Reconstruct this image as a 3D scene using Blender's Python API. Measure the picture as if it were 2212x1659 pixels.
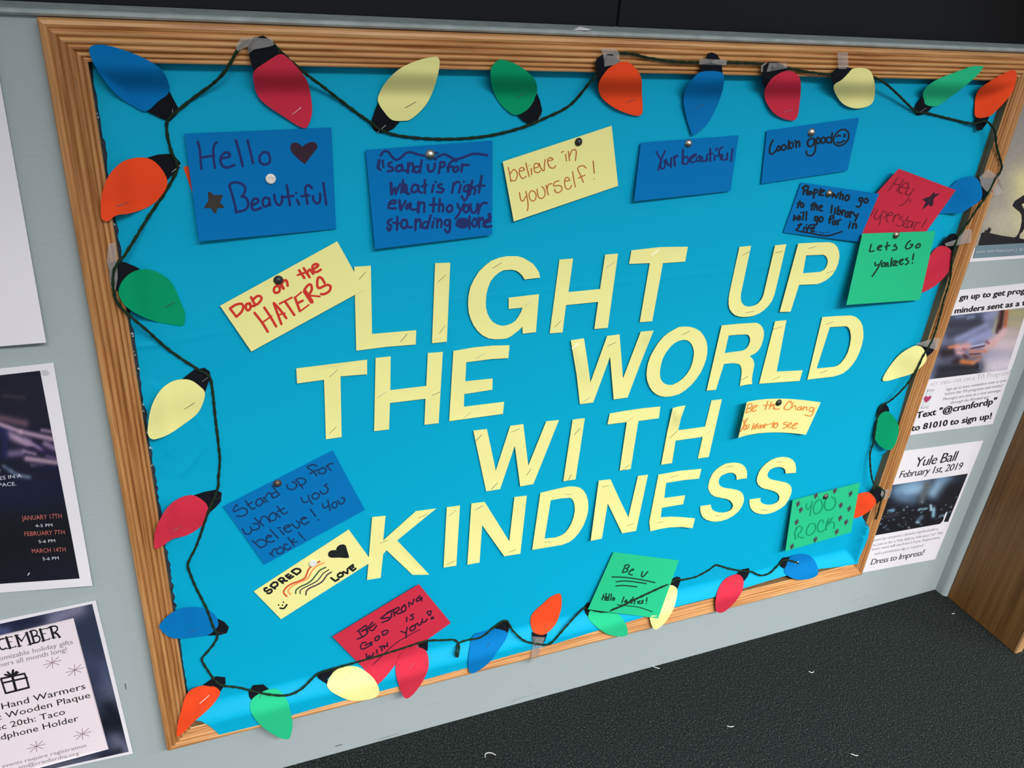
import bpy, bmesh, math, random
from mathutils import Vector, Matrix
from mathutils.geometry import delaunay_2d_cdt

sc = bpy.context.scene
col = sc.collection
for o in list(bpy.data.objects):
    bpy.data.objects.remove(o)

# ---------------------------------------------------------------- camera
# The board hangs on the plane y = 0 (viewer on the -y side), floor at z = 0.
CAMZ, DIST, F = 1.127, 0.885, 1812.085
CX, CY = 1106.0, 829.5
AX = (0.9259493, -0.11536922, 0.35959398)      # world +x seen in camera axes (right, down, forward)
AD = (-0.07177918, 0.88107087, 0.46750601)     # world down
AY = (-0.37076358, -0.45869822, 0.80754585)    # world +y (into the wall)
cam = bpy.data.cameras.new('camera')
cam.sensor_width = 36.0
cam.lens = F / 2212.0 * 36.0
cam.clip_start = 0.01
camo = bpy.data.objects.new('camera', cam)
col.objects.link(camo)
right = Vector((AX[0], AY[0], -AD[0])); up = -Vector((AX[1], AY[1], -AD[1])); back = -Vector((AX[2], AY[2], -AD[2]))
m = Matrix.Identity(4)
for i in range(3):
    m[i][0], m[i][1], m[i][2] = right[i], up[i], back[i]
m[0][3], m[1][3], m[2][3] = 0.0, -DIST, CAMZ
camo.matrix_world = m
sc.camera = camo

# ---------------------------------------------------------------- light
sc.view_settings.view_transform = 'Standard'
sc.view_settings.look = 'None'
sc.view_settings.gamma = 1.0
sc.view_settings.use_curve_mapping = False
sc.view_settings.exposure = 0.0
world = bpy.data.worlds.new('room_light'); sc.world = world
world.use_nodes = True
wb = world.node_tree.nodes['Background']
wb.inputs[0].default_value = (0.86, 0.93, 1.0, 1); wb.inputs[1].default_value = 0.42

def area(name, loc, target, sx, sy, power, color, spread=math.pi):
    l = bpy.data.lights.new(name, 'AREA'); l.shape = 'RECTANGLE'
    l.size, l.size_y, l.energy, l.color = sx, sy, power, color
    l.spread = spread                                          # louvred fitting: cuts off towards the horizontal
    o = bpy.data.objects.new(name, l); col.objects.link(o)
    o.location = loc
    o.rotation_euler = (Vector(target) - Vector(loc)).to_track_quat('-Z', 'Y').to_euler()
    return o
area('ceiling_light', (0.85, -2.7, 2.75), (0.85, -2.7, 0), 2.8, 0.7, 290, (1.0, 0.985, 0.96), 2.17)
area('ceiling_light', (4.0, -2.4, 2.75), (4.0, -2.4, 0), 1.6, 0.8, 120, (1.0, 0.985, 0.96), 2.3)

# ---------------------------------------------------------------- geometry helpers
def lin(c):
    c /= 255.0
    return c / 12.92 if c <= 0.04045 else ((c + 0.055) / 1.055) ** 2.4
def C(r, g, b, k=1.0):
    return tuple(min(0.95, lin(v) * k) for v in (r, g, b)) + (1.0,)

def plane(px, py, h):
    """Point where the sight line of photo pixel (px,py) meets the plane h metres in front of the wall."""
    a, b = px - CX, py - CY
    d = a * AY[0] + b * AY[1] + F * AY[2]
    t = (DIST - h) / d
    return ((a * AX[0] + b * AX[1] + F * AX[2]) * t, -(a * AD[0] + b * AD[1] + F * AD[2]) * t)
def hit(px, py, H, add=0.0):
    h = 0.005
    for k in range(9):
        X, Z = plane(px, py, h)
        g = H(X, Z) + add
        h = g if k < 4 else 0.5 * (g + h)
    X, Z = plane(px, py, h)
    return Vector((X, -h, Z + CAMZ))

def view(x0, y0, s):
    return lambda p: (x0 + p[0] / s, y0 + p[1] / s)
PXV = lambda p: p
VA = view(0, 0, 2.989); VB = view(700, 0, 2.989); VC = view(1400, 0, 2.724); VD = view(0, 500, 2.989)
VE = view(700, 500, 2.989); VF = view(1400, 500, 2.989); VG = view(0, 1050, 2.724); VH = view(700, 1050, 2.724)
VI = view(1400, 1000, 2.517); VJ = view(1850, 300, 4.608); VK = view(1850, 600, 4.608); VL = view(1850, 930, 4.608)
c1 = view(390, 270, 6.32); c2 = view(780, 300, 6.637); c3 = view(1080, 265, 7.542); c4 = view(1360, 280, 8.848)
c5 = view(1640, 250, 9.617); c6 = view(1690, 380, 10.533); c7 = view(1860, 360, 10.055); c8 = view(1820, 490, 9.219)
d1 = view(470, 510, 6.636); d2 = view(1580, 850, 11.06); d3 = view(470, 970, 6.506); d4 = view(540, 1130, 7.9)
d5 = view(710, 1250, 7.9); d6 = view(1250, 1180, 8.73); d7 = view(1690, 1030, 10.055); d8 = view(1000, 860, 2.989)
p1 = view(0, 770, 5.53); p2 = view(0, 1050, 6.914); p3 = view(0, 1280, 7.373); p4 = view(0, 1460, 7.373)
q1 = view(2060, 330, 6.638); q2 = view(1960, 600, 8.778); q3 = view(1960, 780, 8.778); q4 = view(1860, 1100, 8.732)

def pts(s):
    return [tuple(float(v) for v in q.split(',')) for q in s.split()]
def pp(v, s):
    return [v(p) for p in pts(s)]

def smooth(P, n=6, closed=False):
    if len(P) < 3: return list(P)
    out = []; L = len(P)
    rng = range(L) if closed else range(L - 1)
    for i in rng:
        if closed:
            a, b, c, d = P[(i - 1) % L], P[i], P[(i + 1) % L], P[(i + 2) % L]
        else:
            a, b, c, d = P[max(i - 1, 0)], P[i], P[i + 1], P[min(i + 2, L - 1)]
        for k in range(n):
            t = k / n; t2 = t * t; t3 = t2 * t
            out.append(tuple(0.5 * (2 * b[j] + (c[j] - a[j]) * t + (2 * a[j] - 5 * b[j] + 4 * c[j] - d[j]) * t2
                                    + (3 * b[j] - a[j] - 3 * c[j] + d[j]) * t3) for j in range(len(b))))
    if not closed: out.append(tuple(P[-1]))
    return out

def inside(x, y, poly):
    r = False; j = len(poly) - 1
    for i in range(len(poly)):
        xi, yi = poly[i]; xj, yj = poly[j]
        if (yi > y) != (yj > y) and x < (xj - xi) * (y - yi) / (yj - yi) + xi: r = not r
        j = i
    return r
def edge_dist(x, y, poly):
    best = 1e9; j = len(poly) - 1
    for i in range(len(poly)):
        ax, ay = poly[j]; bx, by = poly[i]; dx, dy = bx - ax, by - ay
        L = dx * dx + dy * dy
        t = 0 if L == 0 else max(0, min(1, ((x - ax) * dx + (y - ay) * dy) / L))
        best = min(best, math.hypot(x - ax - t * dx, y - ay - t * dy)); j = i
    return best

def fill(poly, holes=(), step=9.0):
    """Triangulate an outline (with holes) with inner points, so that the sheet can bend."""
    V, Ed = [], []
    for ring in [poly] + list(holes):
        n0 = len(V); V += [Vector(p) for p in ring]
        Ed += [(n0 + i, n0 + (i + 1) % len(ring)) for i in range(len(ring))]
    xs = [p[0] for p in poly]; ys = [p[1] for p in poly]
    y = min(ys) + step / 2; k = 0
    while y < max(ys):
        x = min(xs) + step / 2 + (k % 2) * step / 2
        while x < max(xs):
            if inside(x, y, poly) and not any(inside(x, y, h) for h in holes) \
               and min(edge_dist(x, y, r) for r in [poly] + list(holes)) > step * 0.4:
                V.append(Vector((x, y)))
            x += step
        y += step * 0.87; k += 1
    r = delaunay_2d_cdt(V, Ed, [], 0, 1e-5)
    fs = []
    for f in r[2]:
        cx = sum(r[0][i][0] for i in f) / len(f); cy = sum(r[0][i][1] for i in f) / len(f)
        if inside(cx, cy, poly) and not any(inside(cx, cy, h) for h in holes): fs.append(tuple(f))
    return [tuple(v) for v in r[0]], fs

def link(name, verts, faces, mat, parent=None, shade=True):
    me = bpy.data.meshes.new(name)
    me.from_pydata([tuple(v) for v in verts], [], faces); me.validate(); me.update()
    if mat: me.materials.append(mat)
    if shade:
        me.polygons.foreach_set('use_smooth', [True] * len(me.polygons))
        me.set_sharp_from_angle(angle=0.7)
    o = bpy.data.objects.new(name, me); col.objects.link(o)
    if parent: o.parent = parent
    return o
def orient(verts, faces):
    """Make every face look towards the viewer side (-y)."""
    out = []
    for f in faces:
        a, b, c = (Vector(verts[i]) for i in f[:3])
        n = (b - a).cross(c - a)
        out.append(tuple(f) if n.y <= 0 else tuple(reversed(f)))
    return out
def sheet(verts, faces, thick=0.0003):
    """Give an open sheet a back and edges."""
    faces = orient(verts, faces); n = len(verts)
    V = [tuple(v) for v in verts] + [(v[0], v[1] + thick, v[2]) for v in verts]
    cnt = {}
    for f in faces:
        for i in range(len(f)):
            e = (f[i], f[(i + 1) % len(f)]); cnt[e] = cnt.get(e, 0) + 1
    Fs = list(faces) + [tuple(i + n for i in reversed(f)) for f in faces]
    for (a, b) in list(cnt):
        if (b, a) not in cnt: Fs.append((b, a, a + n, b + n))
    return V, Fs
def tag(o, label=None, cat=None, group=None, kind=None):
    if label: o['label'] = label
    if cat: o['category'] = cat
    if group: o['group'] = group
    if kind: o['kind'] = kind
    return o
def empty(name, loc):
    o = bpy.data.objects.new(name, None); col.objects.link(o); o.location = loc
    o.empty_display_size = 0.02
    return o
def at_root(root, o):
    """Parent o to root, keeping its world-space mesh where it is."""
    o.parent = root
    o.matrix_parent_inverse = Matrix.Translation(-Vector(root.location))
    return o
def part(name, verts, faces, mat, root, shade=True):
    return at_root(root, link(name, verts, faces, mat, None, shade))

def box(x0, x1, y0, y1, z0, z1, bev=0.0):
    bm = bmesh.new(); bmesh.ops.create_cube(bm, size=1)
    for v in bm.verts:
        v.co = Vector(((x0 + x1) / 2 + v.co.x * (x1 - x0), (y0 + y1) / 2 + v.co.y * (y1 - y0), (z0 + z1) / 2 + v.co.z * (z1 - z0)))
    if bev: bmesh.ops.bevel(bm, geom=bm.edges[:], offset=bev, segments=2, affect='EDGES')
    V = [tuple(v.co) for v in bm.verts]; Fs = [tuple(v.index for v in f.verts) for f in bm.faces]; bm.free()
    return V, Fs

# ---------------------------------------------------------------- materials
def mat(name, color, rough=0.8, metal=0.0, bump=0.0, bscale=400.0, spec=0.35, var=0.0, vscale=30.0):
    m = bpy.data.materials.new(name); m.use_nodes = True; nt = m.node_tree; b = nt.nodes['Principled BSDF']
    b.inputs['Base Color'].default_value = color; b.inputs['Roughness'].default_value = rough
    b.inputs['Metallic'].default_value = metal; b.inputs['Specular IOR Level'].default_value = spec
    if bump or var:
        tc = nt.nodes.new('ShaderNodeNewGeometry')
    if bump:
        n = nt.nodes.new('ShaderNodeTexNoise'); n.inputs['Scale'].default_value = bscale; n.inputs['Detail'].default_value = 3
        nt.links.new(tc.outputs['Position'], n.inputs['Vector'])
        bp = nt.nodes.new('ShaderNodeBump'); bp.inputs['Strength'].default_value = bump; bp.inputs['Distance'].default_value = 0.001
        nt.links.new(n.outputs['Fac'], bp.inputs['Height']); nt.links.new(bp.outputs['Normal'], b.inputs['Normal'])
    if var:
        n = nt.nodes.new('ShaderNodeTexNoise'); n.inputs['Scale'].default_value = vscale; n.inputs['Detail'].default_value = 4
        nt.links.new(tc.outputs['Position'], n.inputs['Vector'])
        r = nt.nodes.new('ShaderNodeValToRGB')
        r.color_ramp.elements[0].position = 0.35; r.color_ramp.elements[1].position = 0.68
        r.color_ramp.elements[0].color = tuple(c * (1 - var) for c in color[:3]) + (1,)
        r.color_ramp.elements[1].color = tuple(min(1, c * (1 + var)) for c in color[:3]) + (1,)
        nt.links.new(n.outputs['Fac'], r.inputs['Fac']); nt.links.new(r.outputs['Color'], b.inputs['Base Color'])
    return m

def wood(name, horizontal, dark, mid, light, fine=1.0, rough=0.38):
    m = bpy.data.materials.new(name); m.use_nodes = True; nt = m.node_tree; b = nt.nodes['Principled BSDF']
    L = nt.links; g = nt.nodes.new('ShaderNodeNewGeometry')
    def noise(sc3, scale, det, rough_=0.55):
        mp = nt.nodes.new('ShaderNodeMapping'); mp.inputs['Scale'].default_value = sc3
        n = nt.nodes.new('ShaderNodeTexNoise'); n.inputs['Scale'].default_value = scale
        n.inputs['Detail'].default_value = det; n.inputs['Roughness'].default_value = rough_
        L.new(g.outputs['Position'], mp.inputs['Vector']); L.new(mp.outputs['Vector'], n.inputs['Vector']); return n
    s = (0.035, 1, 1) if horizontal else (1, 1, 0.035)
    n1 = noise(s, 190 * fine, 6); n2 = noise(s, 620 * fine, 3, 0.7); n3 = noise((1, 1, 1), 5, 2)
    r = nt.nodes.new('ShaderNodeValToRGB'); e = r.color_ramp.elements
    e[0].position, e[0].color = 0.30, dark; e[1].position, e[1].color = 0.68, light
    k = e.new(0.46); k.color = mid
    L.new(n1.outputs['Fac'], r.inputs['Fac'])
    r2 = nt.nodes.new('ShaderNodeValToRGB'); r2.color_ramp.elements[0].position = 0.30; r2.color_ramp.elements[1].position = 0.46
    r2.color_ramp.elements[0].color = (0.52, 0.45, 0.38, 1); r2.color_ramp.elements[1].color = (1, 1, 1, 1)
    L.new(n2.outputs['Fac'], r2.inputs['Fac'])
    mx = nt.nodes.new('ShaderNodeMix'); mx.data_type = 'RGBA'; mx.blend_type = 'MULTIPLY'; mx.inputs['Factor'].default_value = 0.55
    L.new(r.outputs['Color'], mx.inputs['A']); L.new(r2.outputs['Color'], mx.inputs['B'])
    L.new(mx.outputs['Result'], b.inputs['Base Color'])
    bp = nt.nodes.new('ShaderNodeBump'); bp.inputs['Strength'].default_value = 0.25; bp.inputs['Distance'].default_value = 0.0006
    L.new(n2.outputs['Fac'], bp.inputs['Height']); L.new(bp.outputs['Normal'], b.inputs['Normal'])
    b.inputs['Roughness'].default_value = rough
    return m

OAK_H = wood('oak_horizontal', True, C(150, 92, 42), C(192, 136, 80), C(214, 164, 108))
OAK_V = wood('oak_vertical', False, C(142, 88, 42), C(180, 126, 74), C(200, 148, 94))
LIP_WOOD = wood('shaded_rebate_oak', False, C(96, 72, 42), C(122, 94, 58), C(138, 108, 70), 1.0, 0.6)  # frame wood with the shade of the rails' inner sides in its colour
PANEL_WOOD = wood('walnut_panel', False, C(88, 56, 22), C(112, 75, 34), C(128, 90, 46), 0.5, 0.5)
EDGE_WOOD = wood('maple_edge', False, C(140, 100, 60), C(170, 128, 84), C(190, 150, 104), 0.6, 0.5)

def paper(name, r, g, b, k=1.0, rough=0.85, bump=0.12):
    return mat(name, C(r, g, b, k), rough, bump=bump, bscale=900, spec=0.12)
P_YEL = paper('yellow_paper', 236, 231, 152)
P_BLU = paper('blue_paper', 0, 112, 180)
P_RED = paper('red_paper', 200, 46, 68)
P_GRN = paper('green_paper', 38, 185, 130)
P_GRN2 = paper('deep_green_paper', 0, 150, 100)
P_ORG = paper('orange_paper', 236, 74, 34)
P_BLK = paper('black_paper', 17, 20, 27, 1.0, 0.9)
P_WHT = paper('white_paper', 226, 222, 228, 1.0, 0.6, 0.05)
P_PNK = paper('pinkish_print', 228, 216, 222, 1.02, 0.6, 0.0)
INK_NAVY = mat('navy_ink', C(22, 36, 100), 0.7)
INK_DARK = mat('black_ink', C(14, 24, 38), 0.7)
INK_BLUE = mat('dark_blue_ink', C(8, 50, 92), 0.7)
INK_RED = mat('red_ink', C(206, 50, 38), 0.7)
INK_BROWN = mat('brown_orange_ink', C(192, 104, 52), 0.7)
INK_ORG = mat('orange_ink', C(232, 142, 66), 0.7)
INK_MAROON = mat('maroon_ink', C(112, 22, 42), 0.7)
INK_PLUM = mat('plum_ink', C(50, 14, 44), 0.7)
INK_PINE = mat('pine_ink', C(4, 58, 42), 0.7)
INK_GREEN = mat('green_ink', C(8, 142, 100), 0.7)
INK_BLACK = mat('true_black_ink', C(20, 24, 24), 0.7)
INK_HEART = mat('dark_maroon_ink', C(48, 22, 42), 0.7)
INK_STAR = mat('brown_black_ink', C(52, 46, 40), 0.7)
INK_RUST = mat('rust_ink', C(206, 84, 50), 0.7)
INK_PEACH = mat('peach_ink', C(244, 150, 88), 0.7)
INK_FOREST = mat('forest_ink', C(28, 78, 50), 0.7)
INK_SLATE = mat('slate_ink', C(38, 50, 60), 0.7)
INK_VIOLET = mat('violet_ink', C(72, 54, 72), 0.7)
PRINT_BLACK = mat('print_black', C(26, 25, 28), 0.6)
PRINT_GREY = mat('print_grey', C(140, 136, 144), 0.6)
PRINT_PALE = mat('print_pale_grey', C(196, 194, 200), 0.6)
PRINT_MAUVE = mat('print_mauve', C(150, 128, 138), 0.6)
PRINT_CORAL = mat('print_coral', C(190, 100, 92), 0.6)
PRINT_WHITE = mat('print_white', C(205, 208, 222), 0.6)
PRINT_TEAL = mat('print_teal', C(112, 134, 144), 0.6)
PRINT_ROSE = mat('print_rose', C(170, 62, 102), 0.6)
PRINT_SILH = mat('print_silhouette', C(34, 32, 36), 0.6)
METAL = mat('staple_metal', C(205, 205, 205), 0.3, 1.0)
TACK_SILVER = mat('tack_silver', C(190, 184, 176), 0.36, 1.0, bump=0.15, bscale=500)
TACK_BRASS = mat('tack_dull_brass', C(150, 138, 118), 0.42, 1.0, bump=0.15, bscale=500)
TACK_DARK = mat('tack_dark', C(52, 52, 50), 0.35, 0.3)
TACK_BROWN = mat('tack_brown', C(92, 78, 72), 0.4, 0.6)
TACK_WHITE = mat('tack_white', C(226, 222, 214), 0.35)
YARN = mat('dark_green_yarn', C(22, 48, 26), 0.95, bump=1.0, bscale=2200, var=0.45, vscale=900)
WALLM = None

def tape_mat():
    m = bpy.data.materials.new('clear_tape'); m.use_nodes = True; nt = m.node_tree
    b = nt.nodes['Principled BSDF']; b.inputs['Base Color'].default_value = (0.55, 0.52, 0.5, 1)
    b.inputs['Roughness'].default_value = 0.35
    t = nt.nodes.new('ShaderNodeBsdfTransparent'); x = nt.nodes.new('ShaderNodeMixShader'); x.inputs[0].default_value = 0.24
    nt.links.new(t.outputs[0], x.inputs[1]); nt.links.new(b.outputs[0], x.inputs[2])
    nt.links.new(x.outputs[0], nt.nodes['Material Output'].inputs[0])
    return m
TAPE = tape_mat()

def attr_mat():
    m = bpy.data.materials.new('printed_photo'); m.use_nodes = True; nt = m.node_tree
    b = nt.nodes['Principled BSDF']; b.inputs['Roughness'].default_value = 0.45
    a = nt.nodes.new('ShaderNodeAttribute'); a.attribute_name = 'Col'
    nt.links.new(a.outputs['Color'], b.inputs['Base Color']); return m
PHOTO = attr_mat()

def wall_mat():
    m = mat('grey_wall_paint', C(163, 174, 176), 0.5, bump=0.25, bscale=260, spec=0.35)
    nt = m.node_tree; b = nt.nodes['Principled BSDF']; L = nt.links
    g = nt.nodes.new('ShaderNodeNewGeometry')
    mp = nt.nodes.new('ShaderNodeMapping'); mp.inputs['Scale'].default_value = (2.2, 1, 16)
    n = nt.nodes.new('ShaderNodeTexNoise'); n.inputs['Scale'].default_value = 3.2; n.inputs['Detail'].default_value = 8; n.inputs['Roughness'].default_value = 0.7
    L.new(g.outputs['Position'], mp.inputs['Vector']); L.new(mp.outputs['Vector'], n.inputs['Vector'])
    r = nt.nodes.new('ShaderNodeValToRGB'); r.color_ramp.elements[0].position = 0.6; r.color_ramp.elements[1].position = 0.72
    r.color_ramp.elements[0].color = (0, 0, 0, 1); r.color_ramp.elements[1].color = (0.55, 0.55, 0.55, 1)
    L.new(n.outputs['Fac'], r.inputs['Fac'])
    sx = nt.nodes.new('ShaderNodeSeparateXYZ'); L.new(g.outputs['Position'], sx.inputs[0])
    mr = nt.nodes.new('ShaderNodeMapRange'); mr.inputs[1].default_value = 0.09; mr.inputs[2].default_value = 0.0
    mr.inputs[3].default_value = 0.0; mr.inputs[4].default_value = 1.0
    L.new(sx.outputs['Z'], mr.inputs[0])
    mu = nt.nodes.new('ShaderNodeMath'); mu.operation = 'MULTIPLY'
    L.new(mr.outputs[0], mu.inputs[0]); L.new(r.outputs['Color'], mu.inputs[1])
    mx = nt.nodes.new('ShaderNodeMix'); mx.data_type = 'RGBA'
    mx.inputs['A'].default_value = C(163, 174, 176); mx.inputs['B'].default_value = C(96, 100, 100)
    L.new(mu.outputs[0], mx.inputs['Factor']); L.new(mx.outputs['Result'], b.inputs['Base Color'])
    return m
WALLM = wall_mat()

def carpet_mat():
    m = bpy.data.materials.new('charcoal_carpet'); m.use_nodes = True; nt = m.node_tree; L = nt.links
    b = nt.nodes['Principled BSDF']; b.inputs['Roughness'].default_value = 0.97; b.inputs['Specular IOR Level'].default_value = 0.1
    g = nt.nodes.new('ShaderNodeNewGeometry')
    n = nt.nodes.new('ShaderNodeTexNoise'); n.inputs['Scale'].default_value = 360; n.inputs['Detail'].default_value = 5; n.inputs['Roughness'].default_value = 0.8
    v = nt.nodes.new('ShaderNodeTexVoronoi'); v.inputs['Scale'].default_value = 480
    L.new(g.outputs['Position'], n.inputs['Vector']); L.new(g.outputs['Position'], v.inputs['Vector'])
    r = nt.nodes.new('ShaderNodeValToRGB'); e = r.color_ramp.elements
    e[0].position, e[0].color = 0.38, C(12, 16, 16); e[1].position, e[1].color = 0.68, C(134, 142, 134)
    k = e.new(0.5); k.color = C(36, 41, 41); k2 = e.new(0.6); k2.color = C(62, 69, 67)
    L.new(n.outputs['Fac'], r.inputs['Fac']); L.new(r.outputs['Color'], b.inputs['Base Color'])
    bp = nt.nodes.new('ShaderNodeBump'); bp.inputs['Strength'].default_value = 0.9; bp.inputs['Distance'].default_value = 0.003
    ad = nt.nodes.new('ShaderNodeMath'); ad.operation = 'ADD'
    L.new(n.outputs['Fac'], ad.inputs[0]); L.new(v.outputs['Distance'], ad.inputs[1])
    L.new(ad.outputs[0], bp.inputs['Height']); L.new(bp.outputs['Normal'], b.inputs['Normal'])
    return m
CARPET = carpet_mat()

def board_paper_mat():
    m = paper('turquoise_backing_paper', 0, 164, 203, 1.0, 0.6, 0.1); nt = m.node_tree; L = nt.links; b = nt.nodes['Principled BSDF']
    b.inputs['Specular IOR Level'].default_value = 0.15
    return m
TEAL = board_paper_mat()
BACKM = mat('worn_backing_board', C(52, 60, 72), 0.9, var=0.4, vscale=120)
TORN = mat('torn_paper_core', C(196, 216, 222), 0.9)
BLACKG = mat('black_gloss_panel', C(10, 10, 13), 0.4, spec=0.3)
LEDGEM = mat('grey_ledge_paint', C(150, 160, 160), 0.5, bump=0.3, bscale=120, var=0.12, vscale=60)
LINT = mat('pale_lint', C(205, 205, 200), 0.7)
# ================================================================ room
WX0, WX1 = -1.6, 1.391
V, Fc = box(WX0, WX1, 0.0, 0.12, 0.0, CAMZ - 0.0865)
o = link('wall_back', V, Fc, WALLM, shade=False); tag(o, 'grey painted low wall behind the bulletin board', kind='structure')
V, Fc = box(-2.5, 3.0, -3.5, 0.12, -0.05, 0.0)
o = link('floor', V, Fc, CARPET, shade=False); tag(o, 'charcoal speckled carpet floor', kind='structure')
# ledge along the wall's top: rounded nose and a flat top that runs back to the black panels
def extrude_x(prof, x0, x1, n=1):
    V, Fs = [], []; k = len(prof)
    for i in range(n + 1):
        x = x0 + (x1 - x0) * i / n
        V += [(x, y, z) for y, z in prof]
    for i in range(n):
        for j in range(k):
            a, b = i * k + j, i * k + (j + 1) % k
            Fs.append((a, b, b + k, a + k))
    Fs.append(tuple(range(k - 1, -1, -1))); Fs.append(tuple(range(n * k, n * k + k)))
    return V, Fs
zt = CAMZ - 0.0865
prof = [(0.0, zt - 0.002), (-0.004, zt - 0.001), (-0.0055, zt + 0.001), (-0.005, zt + 0.0035), (-0.003, zt + 0.0045), (0.055, zt + 0.0045), (0.055, zt - 0.002)]
V, Fc = extrude_x(prof, WX0, 3.0)
o = link('trim_1', V, Fc, LEDGEM, shade=False); tag(o, 'narrow grey ledge running along the top of the wall', kind='structure')
# black panels standing on the ledge; seam above the orange bulb
sx = plane(1340, 30, -0.05)[0]
for x0, x1, lab in ((WX0, sx - 0.0008, 'long black panel on the ledge above the board, left of the seam'),
                    (sx + 0.0008, 3.0, 'black panel on the ledge above the board, right of the seam')):
    r = empty('black_panel', ((x0 + x1) / 2, 0.06, zt + 0.0045))
    tag(r, lab, 'panel', 'black panels above the board')
    V, Fc = box(x0, x1, 0.055, 0.075, zt + 0.0045, zt + 0.55, 0.001); part('panel_face', V, Fc, BLACKG, r, False)
    V, Fc = box(x0, x1, 0.050, 0.080, zt + 0.55, zt + 0.57, 0.002); part('top_rail', V, Fc, BLACKG, r, False)
# paint-covered corner post with a rounded edge, right end of the wall
prof = []
x0, x1, dep, rr = 1.3905, 1.440, 0.025, 0.011
prof.append((x0, 0.02))
for k in range(9):
    a = math.pi / 2 * k / 8
    prof.append((x0 + rr - rr * math.cos(a), -(dep - rr) - rr * math.sin(a)))
prof += [(x1, -dep), (x1, 0.02)]
V = [(x, y, 0.0) for x, y in prof] + [(x, y, CAMZ + 0.5) for x, y in prof]; k = len(prof)
Fc = [(i, (i + 1) % k, (i + 1) % k + k, i + k) for i in range(k)] + [tuple(range(k - 1, -1, -1)), tuple(range(k, 2 * k))]
o = link('trim_2', V, Fc, WALLM); tag(o, 'rounded grey corner post at the right end of the wall', kind='structure')
for p in o.data.polygons: p.use_smooth = len(p.vertices) == 4 and abs(p.normal.x) + abs(p.normal.y) > 0.5 and p.area < 0.02
# wooden cabinet side at the right
r = empty('wooden_cabinet', (1.42, -0.1, 0.0))
tag(r, 'dark brown wooden cabinet standing on the carpet against the grey corner post', 'cabinet')
V, Fc = box(1.3975, 1.415, -0.184, -0.0255, 0.0, CAMZ + 0.45, 0.001); part('side_panel', V, Fc, PANEL_WOOD, r, False)
V, Fc = box(1.3975, 1.4165, -0.1885, -0.184, 0.0, CAMZ + 0.45, 0.0008); part('edge_band', V, Fc, EDGE_WOOD, r, False)
for zz in (0.06, 0.42, 0.78, 1.14):
    V, Fc = box(1.415, 1.95, -0.18, -0.03, zz, zz + 0.018, 0.001); part('shelf', V, Fc, PANEL_WOOD, r, False)
V, Fc = box(1.415, 1.95, -0.03, -0.026, 0.0, CAMZ + 0.45); part('back_panel', V, Fc, PANEL_WOOD, r, False)
# lint on the carpet
def floor_pt(px, py, z=0.0):
    a, b = px - CX, py - CY
    t = (CAMZ - z) / (a * AD[0] + b * AD[1] + F * AD[2])
    return Vector(((a * AX[0] + b * AX[1] + F * AX[2]) * t, -DIST + (a * AY[0] + b * AY[1] + F * AY[2]) * t, z))
def tube(P, rad, sides=6, jitter=0.0, seed=1):
    rnd = random.Random(seed); V, Fs = [], []; n = len(P)
    P = [Vector(p) for p in P]
    prev = None
    for i in range(n):
        t = (P[min(i + 1, n - 1)] - P[max(i - 1, 0)])
        if t.length < 1e-9: t = Vector((1, 0, 0))
        t.normalize()
        u = (prev - t * prev.dot(t)) if prev is not None else t.orthogonal()
        if u.length < 1e-6: u = t.orthogonal()
        u.normalize(); w = t.cross(u); prev = u
        r0 = rad if not callable(rad) else rad(i)
        for k in range(sides):
            a = 2 * math.pi * k / sides
            rj = r0 * (1 + jitter * (rnd.random() - 0.5))
            V.append(P[i] + (u * math.cos(a) + w * math.sin(a)) * rj)
    for i in range(n - 1):
        for k in range(sides):
            a = i * sides + k; b = i * sides + (k + 1) % sides
            Fs.append((a, b, b + sides, a + sides))
    Fs.append(tuple(range(sides - 1, -1, -1))); Fs.append(tuple(range((n - 1) * sides, n * sides)))
    return V, Fs
for s, nm, lab, c in (('1048,1636 1049,1628 1060,1626 1071,1631', 'thread', 'curled white thread lying on the carpet near the bottom edge', 'thread'),
                   ('1571,1568 1578,1570 1585,1569', 'staple', 'bright bent staple lying on the carpet below the board', 'staple'),
                   ('1838,1628 1848,1632 1853,1632', 'lint', 'pale fleck of lint on the carpet near the bottom right', 'lint'),
                   ('1747,1450 1753,1453 1758,1451', 'lint', 'pale fleck of lint on the carpet in front of the wall centre', 'lint'),
                   ('1408,1438 1416,1442 1425,1444', 'lint', 'pale thread of lint at the foot of the wall', 'lint'),
                   ('2056,1326 2062,1325', 'lint', 'tiny pale fleck of lint near the wooden cabinet', 'lint')):
    P = [floor_pt(x, y, 0.0015) for x, y in smooth(pts(s), 4)]
    V, Fc = tube(P, 0.0007, 6); tag(link(nm, V, Fc, LINT), lab, c)

# ================================================================ bulletin board
OX0, OX1, OZ0, OZ1 = -0.0822, 1.1410, -1.0115, -0.0885      # outer edge of the frame (z relative to the camera)
IW = 0.0345
IX0, IX1, IZ0, IZ1 = OX0 + IW, OX1 - IW + 0.001, OZ0 + IW, OZ1 - IW
HF, HP = 0.018, 0.0035
def base(X, Z, r=0.03):
    d = min(X - IX0, (IX1 - X) * 0.6, Z - IZ0, IZ1 - Z)
    if d <= 0: return 0.0196
    t = 1 - d / r
    if t <= 0: return HP
    return HP + (0.0196 - HP) * t * t * (3 - 2 * t)
board = empty('bulletin_board', ((OX0 + OX1) / 2, -0.001, OZ0 + CAMZ))
tag(board, 'large bulletin board with a ribbed oak frame on the grey wall', 'bulletin board')
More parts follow.
